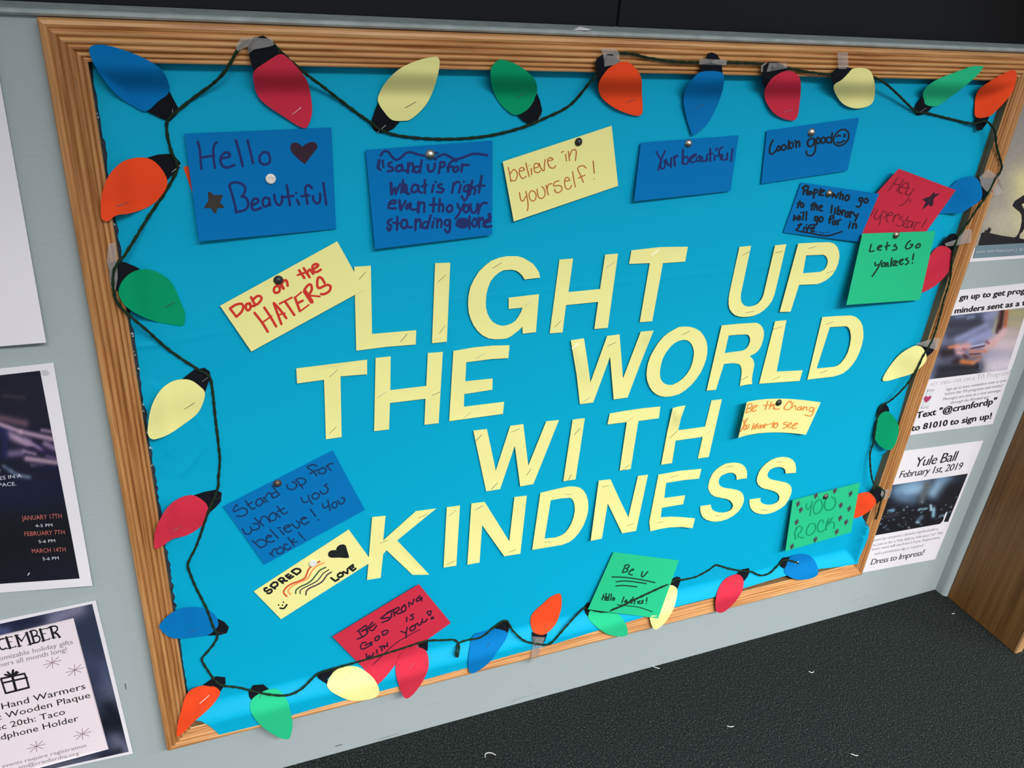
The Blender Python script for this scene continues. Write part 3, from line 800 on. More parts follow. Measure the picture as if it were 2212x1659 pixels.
bulb(VC, '1968,390 1970,400 1930,450 1860,510 1780,570 1710,620 1665,625 1630,610 1617,565 1625,530 1665,490 1730,455 1850,410 1910,390', '1617,565 1630,610 1675,628 1650,655 1615,675 1585,680 1563,655 1580,610', P_GRN, 'narrow bright green paper bulb turned edge-on near the top right corner', staples='1637,635-1595,662')
bulb(VC, '2110,425 2150,413 2168,430 2165,480 2140,550 2090,610 2050,650 2008,685 1930,690 1922,620 1930,560 1955,520 2010,480', '1930,690 2008,685 1990,730 1965,765 1935,770 1922,720', P_ORG, 'orange paper bulb folded over the top right corner of the frame')
bulb(VJ, '740,745 700,720 760,620 840,540 920,490 1010,410 1080,380 1150,372 1200,395 1235,450 1250,520 1245,590 1200,640 1120,690 1050,735 950,740 820,748', '1200,400 1300,388 1370,395 1360,450 1320,520 1290,570 1245,610 1250,520 1235,450', P_BLU, 'blue paper bulb on the right rail partly behind the red card', lift=.0016)
bulb(VJ, '650,1530 600,1500 640,1380 690,1250 740,1150 790,1090 840,1065 900,1075 950,1120 965,1180 950,1260 890,1360 800,1450 720,1500', '835,1065 870,1010 930,950 980,940 1005,970 1000,1050 975,1110 960,1130 900,1075', P_RED, 'red paper bulb on the right rail partly behind the green card', lift=.0016)
bulb(VK, '260,1020 300,930 380,820 450,750 540,695 600,675 650,690 680,730 700,790 680,850 620,910 540,960 440,990 320,1025', '590,680 650,655 720,655 780,640 790,680 760,740 710,780 700,790 680,730 650,690', P_YEL, 'pale yellow paper bulb on the right rail crossed by the yarn')
bulb(PXV, '1896.7,903.8 1904,893 1917,888.6 1928,897 1937,910 1942,925.5 1940,938 1936,955 1927,970 1917,972 1904,966 1893,954 1888,940 1890,920', '1902,875.6 1913,871 1919.4,880 1921.6,888.6 1906.4,891.9 1896.7,901.6 1894,890', P_GRN2, 'deep green paper bulb on the right rail below the yellow one')
bulb(d7, '1530,895 1440,900 1450,750 1500,560 1560,440 1640,385 1740,345 1880,338 1960,400 2020,480 2035,560 1990,640 1880,750 1760,830 1620,890', '160,625 200,575 240,565 285,600 285,640 260,680 200,735 195,700 170,650', P_ORG, 'orange paper bulb on the right rail partly behind the You Rock card', lift=.0016, vs_=VL)
bulb(VA, '945,1020 870,1020 790,1045 720,1110 680,1180 655,1270 650,1350 655,1410 690,1430 715,1415 755,1390 850,1375 950,1340 1020,1290 1070,1220 1080,1165 1050,1100 1000,1045', '945,1020 1020,998 1090,993 1130,1010 1165,1050 1160,1085 1100,1140 1080,1165 1050,1100 1000,1045', P_ORG, 'orange paper bulb at the upper left beside the Hello Beautiful card', staples='832,1303-755,1330 1165,1067-1110,1112')
bulb(VD, '765,385 790,320 850,265 930,243 1010,260 1090,310 1130,370 1160,440 1190,510 1195,560 1180,608 1100,600 1000,580 900,540 820,490 780,440', '700,210 740,193 810,200 870,225 905,243 850,265 790,320 765,385 745,375 715,310', P_GRN2, 'deep green paper bulb taped to the left rail', staples='1127,457-1063,490')
bulb(VD, '1190,955 1120,965 1050,1010 1000,1080 970,1160 955,1260 955,1310 975,1338 1010,1340 1090,1310 1180,1250 1270,1180 1310,1110 1323,1040 1290,1000 1240,965', '1180,950 1250,895 1320,880 1355,905 1358,940 1323,1040 1290,1000 1240,965', P_YEL, 'pale yellow paper bulb low on the left side beside the paper tears', staples='1257,1105-1192,1145 1360,932-1305,970')
bulb(VG, '1140,55 1070,65 1000,110 950,180 915,260 905,340 915,370 960,350 1020,310 1100,290 1180,240 1215,190 1225,130 1200,90', '1140,55 1200,35 1270,22 1305,40 1300,90 1270,125 1240,150 1222,175 1225,130 1200,90', P_RED, 'red paper bulb on the left side beside the Stand Up card', staples='1073,232-1020,262 1303,65-1245,80')
bulb(VG, '938,820 980,770 1040,730 1110,713 1190,718 1250,745 1280,785 1280,830 1220,878 1130,890 1040,898 990,885 950,850', '1280,780 1320,800 1347,830 1335,865 1290,878 1220,880 1255,840', P_BLU, 'blue paper bulb lying sideways low on the left side', staples='1170,835-1118,860 1320,865-1270,862')
bulb(VG, '1195,1175 1130,1195 1090,1240 1070,1310 1050,1380 1040,1440 1045,1475 1090,1440 1150,1380 1230,1310 1280,1250 1295,1210 1260,1180', '1195,1172 1230,1145 1270,1120 1325,1125 1328,1160 1295,1212 1260,1182', P_ORG, 'orange paper bulb at the bottom left corner of the frame', staples='1232,1230-1175,1280')
bulb(VG, '1480,1260 1520,1225 1580,1197 1640,1200 1690,1260 1710,1330 1722,1400 1710,1470 1690,1490 1640,1478 1560,1430 1500,1370 1472,1310', '1462,1210 1490,1172 1550,1168 1585,1197 1520,1225 1480,1260 1465,1240', P_GRN, 'bright green paper bulb hanging over the bottom rail near the left corner', staples='1545,1215-1525,1250')

# ---------------------------------------------------------------- cards
S_BLUE = 'blue note card'
card('paper_slip', c1, '38,575 105,560 430,860 190,1010', (.0045, .0045, .0045, .0045), P_ORG, 'small red-orange slip of paper peeking out behind the Hello Beautiful card', [], cat='paper slip', group=None, nseg=2)
r_, H1 = card('note_card', c1, '50,120 2060,35 2125,1420 255,1590', (.0085, .006, .006, .014), P_BLU, 'blue card reading Hello Beautiful with a heart and a star', [
 ('handwriting', INK_NAVY, 32, '235,230 262,330 272,450 285,600;495,235 455,290 448,420 470,585;285,445 460,415;565,455 670,430 660,385 610,375 555,430 545,500 580,560 640,580 735,545;755,205 805,380 850,560;915,210 955,370 990,520;1130,370 1080,430 1090,510 1150,540 1215,510 1220,440 1190,380 1130,370;670,830 740,1080 760,1195;665,830 700,790 780,785 860,820 885,880 860,950 835,975 890,990 925,1060 910,1130 850,1170 765,1185;970,1100 1060,1050 1050,1010 1000,1010 970,1080 980,1140 1020,1160 1100,1130;1210,1010 1150,990 1120,1050 1140,1110 1190,1100 1215,1050 1210,1000;1210,1000 1225,1095;1280,950 1295,1040 1340,1095 1380,1060 1385,970;1450,820 1495,1095;1410,985 1545,965;1590,1020 1620,1085;1580,925;1795,860 1750,820 1710,840 1705,900 1735,1075;1655,970 1755,960;1810,970 1820,1030 1870,1070 1905,1030 1905,935;1950,790 1990,1085'),
 ('heart_drawing', INK_HEART, 20, '^1500,310 1505,270 1530,245 1560,240 1595,245 1630,265 1662,300 1700,265 1750,240 1800,230 1840,240 1865,270 1870,300 1855,335 1830,360 1760,450 1700,535 1600,460 1530,385 1505,345'),
 ('star_drawing', INK_STAR, 20, '^375,915 405,910 450,955 580,955 540,1060 600,1120 595,1130 500,1135 490,1200 460,1205 415,1135 318,1135 380,1030')])
tack(c1, 1228, 730, .0052, H1, TACK_WHITE, 'white thumbtack in the middle of the Hello Beautiful card', True)
r_, H2 = card('note_card', c2, '65,160 1885,25 1880,1375 200,1580', (.0075, .006, .0105, .0125), P_BLU, 'blue card reading Sand up for what is right evan tho your standing alone', [
 ('handwriting', INK_NAVY, 34, '280,240 330,180 390,185 440,250 500,300 570,270 650,200 730,195 820,225 900,240;1075,200 1095,200;!50 1065,290;1100,255 1200,220 1280,260 1350,290 1450,270 1580,220 1680,215 1810,235;!44 260,310 245,410;250,420 280,445;310,310 320,400;440,335 395,350 400,390 450,410 455,450 385,465;570,375 520,390 505,450 560,460 595,420 580,370;580,370 600,440 640,455;!42 680,350 672,480;675,400 730,345 748,400 740,470;870,305 845,480;840,400 780,400 760,450 800,480 845,440;960,370 965,440 1000,470 1050,430 1060,350;1140,330 1115,490;1140,340 1195,335 1190,390 1130,410;1370,315 1300,320 1255,390 1250,470;1240,410 1310,395;1350,400 1320,440 1350,470 1395,440 1390,400 1350,400;1450,360 1440,470;1450,400 1480,370 1540,375;!44 430,635 440,790;440,780 490,700;490,700 500,790;500,780 560,650;605,590 575,775;590,700 640,650 655,720 660,780 695,785;#600,660 650,645 665,700 660,780 590,760 580,700;810,665 750,660 725,740 770,765 815,720 820,670;820,670 830,750 870,770;915,590 915,775;870,680 940,660;1040,660 1020,760;1072,617;1160,650 1110,660 1120,700 1180,720 1160,765 1090,760;1330,630 1305,770;1325,670 1370,615 1410,625;1430,660 1405,770;1475,612;1540,660 1490,680 1475,740 1520,750 1545,690;1550,660 1525,830 1480,880 1445,820;1595,600 1560,800;1580,720 1620,690 1640,720 1625,790;1730,530 1690,770;1660,670 1770,670;400,935 490,920 485,885 430,890 400,940 400,990 500,995;!42 550,885 570,1015;570,1015 640,890;#700,925 650,930 630,990 665,1020 705,980;710,920 720,1010 790,1010;!44 825,905 820,1050;825,960 870,910 905,930 905,1045;1045,850 1035,1045;990,945 1085,940;1130,860 1115,1040;1120,970 1160,930 1180,980 1170,1040;1270,950 1230,990 1250,1045 1300,1030 1305,970 1270,945;1385,930 1400,990 1445,1000;1480,930 1400,1080 1355,1140;1500,950 1470,1010 1500,1055 1540,1020 1530,950 1500,950;1570,930 1580,1030 1620,1060 1660,1010 1670,930;1710,940 1680,1070;1700,980 1750,920 1805,920;440,1150 390,1180 390,1220 430,1240 420,1300 400,1315 375,1270;520,1120 515,1305;460,1200 545,1210;650,1170 600,1160 575,1240 620,1285 660,1230 655,1170;655,1170 670,1260 730,1265;785,1150 780,1305;790,1200 830,1150 855,1190 850,1270;1000,1095 950,1280;950,1190 900,1200 880,1260 920,1280 955,1240;1040,1180 1020,1270;1057,1137;1095,1150 1090,1270;1095,1200 1130,1150 1155,1190 1150,1265;1270,1160 1210,1170 1205,1230 1250,1240 1280,1180;1280,1180 1270,1310 1240,1340 1205,1300;#1370,1180 1400,1140 1470,1130 1530,1150 1545,1200 1530,1260 1460,1285 1390,1265 1355,1235;1555,1110 1555,1285;1620,1150 1590,1210 1620,1260 1660,1220 1650,1150 1620,1145;1690,1130 1695,1265;1695,1190 1735,1130 1760,1180 1755,1250;1770,1200 1850,1180 1830,1150 1780,1190 1790,1260 1870,1250;!48 1838,1080 1850,1130')])
tack(c2, 990, 225, .0058, H2, TACK_SILVER, 'large silver thumbtack at the top of the Sand up for what is right card')
r_, H3 = card('note_card', c3, '45,635 1820,50 1925,1030 225,1610', (.0075, .006, .006, .0095), P_YEL, 'pale yellow card reading believe in yourself! in brown-orange ink', [
 ('handwriting', INK_BROWN, 17, '135,725 160,840 180,960;170,830 230,760 285,830 260,930 210,945 175,930;320,790 400,770 370,730 325,750 320,840 370,910 430,870;425,655 450,770 480,875;510,745 520,845;477,697;555,740 635,715 610,665 570,670 555,720 570,800 630,810 660,780;640,660 680,760 720,780 725,700 738,600;790,620 865,600 830,570 785,590 785,660 820,730 880,735 910,700;1005,482 1035,466;1070,515 1085,620;1115,465 1135,620;1130,560 1170,460 1220,435 1245,480 1230,615;320,1140 340,1250 380,1275 420,1200;425,1120 450,1250 460,1350 450,1430;510,1105 475,1170 500,1260 560,1270 590,1200 570,1130 510,1105;605,1080 625,1200 680,1235 735,1180 725,1090 685,1040;750,1020 790,1175;770,1090 790,1010 845,995;965,945 890,970 885,1030 960,1020 1010,1050 1000,1110 940,1140 895,1110 900,1080;1060,950 1135,940 1100,890 1060,920 1055,1010 1090,1080 1140,1070 1170,1020;1185,795 1205,930 1230,1045;1405,740 1360,700 1290,715 1270,760 1310,850 1360,970;1280,900 1385,855;1520,625 1540,820;1535,916')])
tack(c3, 1278, 312, .0048, H3, TACK_DARK, 'dark thumbtack at the top of the believe in yourself card')
r_, H4 = card('note_card', c4, '215,250 2085,110 1930,1175 85,1370', (.008, .006, .0085, .012), P_BLU, 'blue card reading Your beautiful in navy marker', [
 ('handwriting', INK_NAVY, 32, '510,420 590,560;680,410 600,590 550,775;610,590 590,700 630,750 680,700 670,590;700,570 720,640 750,680 790,640;800,540 795,715;!40 850,520 870,690;860,560 900,490 915,510;!40 1025,380 1015,650;1030,560 1090,510 1130,560 1110,640 1060,660 1025,630;1170,570 1275,480 1240,475 1180,520 1160,590 1210,625 1270,600;1340,500 1290,540 1285,600 1340,580 1350,500;1350,500 1355,615;1390,520 1400,600 1450,600 1480,540;1480,490 1490,590;1545,360 1545,600;1500,465 1590,455;1630,490 1625,580;1655,395 1670,355;1780,330 1730,370 1710,430 1740,500 1745,570;1680,500 1770,480;1780,480 1770,560 1820,580 1870,520;1870,450 1865,570;1970,370 1940,600')])
tack(c4, 1120, 262, .0052, H4, TACK_SILVER, 'silver thumbtack at the top of the Your beautiful card')
r_, H5 = card('note_card', c5, '160,310 2075,40 1835,1140 40,1420', (.007, .0058, .0075, .007), P_BLU, 'blue card reading Lookin good with a winking smiley face', [
 ('handwriting', INK_DARK, 36, '290,505 240,600 215,700 225,780 270,795 340,740 370,700;410,630 380,660 370,710 410,725 440,690 430,640 400,625;510,610 470,640 470,700 520,710 560,670 550,620 510,600;620,515 610,690;680,545 620,620 670,680;715,560 700,650;742,512;770,530 770,660;770,600 810,530 840,550 840,640;1130,470 1060,480 1010,540 1020,620 1080,635 1140,580 1150,480;1150,480 1170,600 1160,740 1100,820 1020,825 985,790 980,740;1210,460 1190,520 1210,575 1260,550 1260,480 1215,450;1330,450 1290,490 1300,560 1350,560 1380,500 1360,455 1320,450;1520,360 1500,560;1490,450 1420,450 1400,510 1430,560 1490,550'),
 ('smiley_drawing', INK_DARK, 34, '1700,290 1610,360 1550,470 1560,570 1630,620 1720,610 1810,550 1860,450 1850,350 1790,290 1700,290;1620,430 1660,405 1690,420;!44 1780,390 1775,430;1625,555 1690,560 1740,530 1775,515')])
tack(c5, 1080, 345, .0056, H5, TACK_SILVER, 'bright silver thumbtack beside the word good')
r_, H7 = card('note_card', c7, '820,45 2060,510 1000,2000 -450,1450', (.016, .012, .0065, .0065), P_RED, 'red card reading Hey, superstar! with a black star', [
 ('handwriting', INK_MAROON, 18, '810,230 700,380 600,520;930,275 840,420 770,540;710,370 850,400;890,440 990,470 1030,400 1010,350 950,360 880,430 830,510 850,570 900,580;1050,450 975,560 990,610 1060,590;1150,480 1060,620 990,750 900,830 835,840;1080,710 1060,770;300,900 290,940;265,970 225,1060;370,930 300,1060 310,1130 370,1140 440,1040;470,960 440,1080 400,1260;500,970 560,1000 550,1060 490,1110;590,1060 680,1050 680,1000 620,1000 570,1080 560,1170 600,1210;740,1040 690,1210;720,1110 780,1040 840,1050;920,1100 850,1090 830,1120 900,1160 920,1210 880,1280 810,1290 760,1260;1030,1070 930,1270 940,1310 1000,1330;970,1150 1080,1190;1110,1180 1040,1200 1000,1270 1030,1320 1080,1280 1150,1190;1150,1190 1100,1330;1210,1200 1150,1360;1180,1280 1230,1210 1290,1220;1430,1140 1320,1320'),
 ('star_drawing', INK_HEART, 20, '^1570,560 1600,560 1600,600 1700,580 1705,595 1610,660 1580,700 1560,850 1510,865 1470,820 1345,930 1340,920 1410,770 1345,720 1350,700 1440,665 1500,650')])
r_, H6 = card('note_card', c6, '430,150 2205,405 1735,1500 20,1290', (.0065, .0148, .0095, .006), P_BLU, 'blue card reading People who go to the library will go far in Life', [
 ('handwriting', INK_DARK, 40, '570,240 500,250 480,420;460,280 520,220 590,240 580,300 510,340;560,395 610,370 580,345 555,400 590,435;650,350 620,400 650,420 690,390 650,350;740,300 715,500;740,310 800,320 790,380 730,400;875,285 835,445;890,380 960,340 920,320 880,380 890,440 940,435;1150,380 1145,480;1145,480 1190,420;1190,420 1230,500;1230,500 1280,390;1335,365 1310,520;1320,450 1370,420 1385,460 1370,540;1470,440 1430,500 1450,560 1510,530 1520,450 1470,435;1820,500 1760,500 1755,570 1810,570 1825,500;1825,500 1790,650 1740,710 1690,690;1920,505 1870,540 1870,600 1920,610 1950,560 1920,505;405,570 350,720;350,620 420,610;460,620 420,660 440,715 485,690 480,630 450,615;700,610 660,770;655,665 790,660;755,610 720,775;745,710 795,670 790,775;830,740 910,700 880,670 840,720 850,780 910,795;1135,670 1110,840;1210,730 1190,870;1280,700 1255,860;1270,790 1320,780 1330,830 1290,880 1255,860;1380,780 1360,890;1370,830 1400,790 1430,800;1490,820 1440,850 1440,920 1490,930 1500,830;1510,820 1500,920;1560,810 1545,940;1560,860 1590,820 1610,840;1620,840 1660,910 1690,900;1730,860 1655,1030;275,900 260,1010;260,1010 320,940;320,940 350,1005;350,1005 375,900;410,920 400,1000;427,831;490,820 465,1000;555,815 540,1010;800,930 750,930 740,1000 780,1020 810,940;810,940 790,1080 750,1130 720,1100;880,930 840,980 860,1040 910,1020 925,960 880,925;1170,960 1160,910 1110,910 1085,970 1075,1070;1070,990 1140,980;1200,1020 1150,1040 1150,1100 1200,1090 1210,1020;1210,1020 1215,1100;1265,1010 1265,1110;1265,1050 1290,1010 1335,995;1535,1090 1515,1185;1551,1047;1615,1080 1600,1190;1610,1130 1650,1090 1685,1100 1680,1190;440,1095 400,1100 385,1160 320,1225;360,1120 440,1105;510,1160 485,1235;553,1111;680,1115 630,1120 590,1170 560,1250;550,1185 640,1180;660,1220 730,1190 700,1165 660,1210 670,1260 730,1260;!26 780,1275;!26 845,1275;!26 885,1290;!26 940,1300;!26 1005,1290;!26 1055,1275;!34 305,1230 450,1270 650,1300 850,1345 1030,1360 1150,1335 1360,1265')])
tack(c6, 1055, 395, .0052, H6, TACK_BRASS, 'dull brass thumbtack between the words People and who')
r_, H8 = card('note_card', c8, '395,135 1850,85 1540,1455 75,1555', (.0145, .0145, .012, .022), P_GRN, 'green card reading Lets Go yankees!', [
 ('handwriting', INK_PINE, 30, '575,350 550,440 545,490 625,480;700,430 785,385 750,370 710,400 700,450 770,460;895,310 875,455;850,395 940,370;1060,350 1030,380 1080,400 1070,450 1000,465;1350,275 1290,330 1255,410 1300,440 1370,400 1400,350 1355,355;1510,340 1465,380 1470,420 1530,400 1550,350 1510,335;650,710 660,770 720,750;785,670 700,830 595,985;830,710 790,740 790,790 840,770 850,710;850,710 855,780;870,740 865,790;870,760 900,710 910,790;985,620 960,785;1040,670 980,740 1040,775;1030,740 1095,700 1065,680 1045,750 1090,770;1140,710 1210,650 1170,650 1130,700 1160,750 1210,730;1300,620 1260,650 1310,680 1310,720 1260,750;1420,540 1400,650;1397,716')])
tack(c8, 1060, 160, .0056, H8, TACK_BRASS, 'dull thumbtack at the top of the Lets Go yankees card')
r_, H9 = card('note_card', d1, '35,1000 1715,75 2100,770 485,1655', (.0075, .0065, .0078, .008), P_YEL, 'pale yellow card reading Dab on the HATERS in red marker', [
 ('handwriting', INK_RED, 36, '180,1040 265,1150;180,1035 260,985 340,970 370,1010 340,1090 270,1155;470,975 420,970 405,1030 440,1065 475,1020 460,960;460,960 480,1000 530,1000;480,875 540,990;500,920 560,865 610,860 630,900 590,960 540,990;850,710 810,750 820,810 880,800 890,740 850,705;!42 900,680 945,750;910,700 950,640 990,640 1005,710;1170,490 1245,600;!28 1145,560 1290,510;1235,460 1320,590;1280,540 1320,480 1370,540;1370,480 1445,420 1400,400 1360,440 1380,510 1430,510 1480,480;530,1100 640,1240 720,1370;670,1025 760,1160 840,1295;!24 650,1235 775,1145;805,960 915,1260;820,970 900,1060 985,1175;!24 870,1130 965,1105;!28 890,970 1065,880;970,940 1100,1130;!24 1200,805 1110,880;1110,880 1180,1075;!22 1180,1080 1310,985;1150,960 1220,925;!60 1250,790 1350,940;1250,760 1300,700 1340,700 1350,770 1310,840;!26 1320,850 1465,865;1535,670 1490,600 1440,600 1430,700 1460,745 1560,700 1620,720 1600,790 1530,830 1485,830')])
tack(d1, 870, 628, .0053, H9, TACK_DARK, 'black thumbtack at the top of the Dab on the HATERS card')
r_, H10 = card('note_card', d2, '370,205 2135,215 1780,985 165,1060', (.0205, .013, .013, .0205), P_YEL, 'curled pale yellow card reading Be the Chang You want to see', [
 ('handwriting', INK_ORG, 25, '400,270 345,460;400,265 470,245 495,270 480,320 400,360;400,360 470,370 470,420 345,460;520,360 615,300 590,280 530,310 500,400 540,425 590,395;870,190 810,380;765,290 1050,260;960,200 905,370;930,320 1000,280 1020,290 1000,370;1040,340 1050,380 1150,360;1430,240 1420,185 1370,200 1270,320 1280,380 1400,380;1480,220 1410,370;1440,330 1530,290 1540,380;1660,310 1600,340 1580,390 1640,390 1680,320;1680,320 1680,390;1740,310 1710,390;1720,360 1800,320 1800,400;1980,350 1890,330 1860,400 1910,430 1985,350;1985,350 1930,500 1880,540 1760,510;300,630 310,740;385,590 290,780 220,910;320,750 290,840 320,870 355,790 320,745;370,750 360,840 400,830 425,740;540,720 490,860;490,860 600,740;600,740 560,850;560,850 635,715;700,750 630,790 640,830 690,800 700,760;700,760 700,825;720,770 715,820;720,790 760,750 770,820;820,720 790,815;740,760 880,745;1020,680 970,810;920,730 1110,700;1080,710 1020,760 1030,820 1090,790 1110,730 1060,710;1330,690 1260,700 1260,740 1330,750 1300,810 1225,835;1330,790 1440,720 1400,700 1350,760 1370,820 1440,800;1440,800 1580,720 1530,710 1460,780 1470,840 1550,820')], bow=.0115, nseg=20)
tack(d2, 1122, 215, .0056, H10, TACK_DARK, 'black thumbtack in the curled Be the Chang card')
r_, H11 = card('note_card', d3, '75,810 1620,20 2070,855 660,1625', (.0062, .006, .0062, .0065), P_BLU, 'blue card reading Stand up for what you believe! You rock!', [
 ('handwriting', INK_BLUE, 20, '285,805 260,785 225,850 240,880 340,830 410,850 410,910 340,945 270,940;390,725 480,840 530,825;420,790 490,745;610,690 550,720 545,780 590,800 640,740 600,690;610,700 670,750;640,680 705,740;660,700 700,630 740,620 775,690;765,515 870,640;830,600 770,630 775,680 830,670 870,635;975,500 990,550 1050,570 1110,530 1100,480 1050,460;1110,440 1200,550;1095,440 1150,410 1220,420 1240,460 1200,500 1150,510;1400,240 1340,220 1260,255 1340,310 1395,375;1300,345 1400,290;1470,265 1420,300 1430,340 1500,340 1525,290 1480,260;1525,235 1595,300;1550,255 1560,215 1620,205;350,1120 390,1190 450,1190 480,1140 460,1090;480,1140 550,1130 590,1100 570,1050 500,1050;520,970 650,1080;600,1030 620,960 680,950 740,1030;780,890 725,940 740,1000 800,1000 830,940 780,890;820,900 880,960;840,805 920,910 985,885;845,880 940,830;1175,685 1210,750 1270,740;1280,650 1285,700 1335,775;1360,620 1330,660 1350,700 1410,690 1430,640 1370,615;1440,590 1480,630 1540,610 1550,550 1500,515;1500,515 1540,490;490,1290 600,1385;540,1310 600,1270 680,1300 680,1350 600,1390;690,1250 760,1225 720,1210 690,1230 690,1280 740,1310 800,1290;740,1130 855,1255;880,1140 935,1200;845,1110 885,1105;945,1120 1025,1080 980,1070 935,1100 950,1150 1000,1165 1040,1140;1040,1050 1110,1110 1150,1090 1150,1040 1110,1010;1180,990 1250,970 1210,960 1170,990 1190,1040 1230,1060 1285,1020;1305,845 1380,945;!26 1419,994;1470,770 1500,830 1550,800;1550,720 1585,865;1640,745 1605,790 1640,830 1680,800 1670,750 1640,745;1690,720 1730,775 1780,740 1780,690 1740,685;730,1460 790,1510;760,1480 780,1420 820,1400;880,1380 830,1420 850,1470 910,1460 930,1410 880,1375;985,1340 940,1340 940,1390 990,1415 1030,1380;990,1245 1075,1360;1075,1265 1040,1310 1120,1305;1140,1175 1200,1250;!26 1226,1273')])
tack(d3, 840, 480, .0052, H11, TACK_BROWN, 'brownish thumbtack at the top of the Stand up for what you believe card')
r_, H12 = card('note_card', d4, '65,1165 1685,110 2080,655 530,1640', (.0062, .006, .0075, .0065), P_YEL, 'pale yellow card reading SPRED LOVE with a black heart, colour waves and a smile', [
 ('handwriting', INK_BLACK, 34, '290,1105 245,1120 270,1165 350,1130 375,1160 340,1195 295,1195;350,1070 430,1120;350,1065 400,1015 460,1015 470,1060 420,1095;490,970 565,1025;485,970 530,935 580,950 575,985 540,990;560,985 635,985;660,870 610,900;610,900 675,950;675,950 740,910;645,930 700,890;710,825 800,880;715,820 780,780 850,790 860,830 800,875;1385,935 1455,990;1455,990 1515,955;1540,850 1500,880 1510,920 1570,910 1590,870 1540,845;1590,830 1665,860;1665,860 1665,780;1760,710 1690,760;1690,760 1755,815;1755,815 1805,775;1720,785 1770,745'),
 ('heart_drawing', INK_BLACK, 20, '^1330,545 1335,515 1345,492 1365,475 1395,463 1430,460 1470,460 1475,430 1490,405 1515,382 1545,368 1578,362 1605,364 1628,378 1642,400 1660,470 1690,565 1690,583 1680,595 1640,598 1540,590 1400,592 1365,585 1342,568'),
 ('rust_wave', INK_RUST, 28, '1050,735 1000,790 960,890 930,940 850,985 700,1040 600,1120 575,1190 630,1250;1145,675 1190,655'),
 ('peach_wave', INK_PEACH, 24, '1265,680 1160,720 1070,800 1000,920 940,970 800,1030 700,1090 650,1160 695,1220'),
 ('green_wave', INK_FOREST, 22, '1295,755 1200,800 1130,880 1060,970 980,1030 870,1080 790,1140 780,1200'),
 ('slate_wave', INK_SLATE, 18, '1345,795 1250,860 1180,950 1110,1010 960,1085 880,1130 855,1170 860,1205'),
 ('violet_wave', INK_VIOLET, 24, '1390,835 1310,890 1240,990 1150,1050 1020,1110 965,1160 955,1225'),
 ('smile_drawing', INK_BLACK, 28, '490,1398;555,1400;570,1350;515,1450 580,1455 630,1390')])
tack(d4, 1070, 672, .0054, H12, TACK_WHITE, 'white thumbtack in the SPRED LOVE card', True)
r_, H13 = card('note_card', d5, '65,990 1540,95 2085,755 762,1697', (.0095, .0105, .0065, .0055), P_RED, 'red card reading BE STRONG GOD IS WITH YOU!', [
 ('handwriting', INK_PLUM, 24, '590,830 490,900;510,890 570,990;560,850 640,800 640,850 560,900;560,900 650,870 660,930 590,990 490,1030;750,740 690,820 650,910;700,850 790,770;700,880 760,880 820,800;1050,560 890,680 1040,660 1030,700 910,750;1000,580 1130,520;1080,540 1070,660;1180,490 1110,540;1110,540 1125,640;1110,540 1190,490 1200,530 1140,580;1140,580 1190,600 1260,570;1290,450 1240,520 1270,570 1320,520 1300,440;1370,400 1370,480;1375,410 1430,440;1430,440 1455,350;1560,290 1510,340 1500,385 1550,370 1595,320;1595,320 1550,335;1595,320 1590,380;640,1090 570,1100 545,1180 590,1200 690,1150 740,1080;740,1080 620,1140;735,1080 735,1140;850,980 795,1010 800,1060 850,1040 870,990 840,975;915,920 930,970;910,910 960,885 1010,885 1000,930 930,970;1335,660 1330,730;1450,605 1400,630 1440,650 1440,690 1390,700;1235,900 1310,925;1340,830 1325,925 1320,1010;1440,810 1390,840 1400,890 1460,870 1480,810 1430,800;1470,790 1520,760;1520,760 1530,790 1560,790 1590,740;1600,690 1600,740 1640,740 1685,690;1750,550 1680,570 1730,630 1750,550;1760,665 1750,685 1785,680 1790,660 1770,655;!13 1560,870 1400,950 1150,1100 950,1280 720,1505;645,1285 650,1370;650,1370 700,1310;700,1310 710,1370;710,1370 770,1270;820,1215 830,1275;865,1165 940,1150;900,1160 910,1230;945,1140 950,1190;1000,1095 1005,1160;950,1165 1000,1140')])

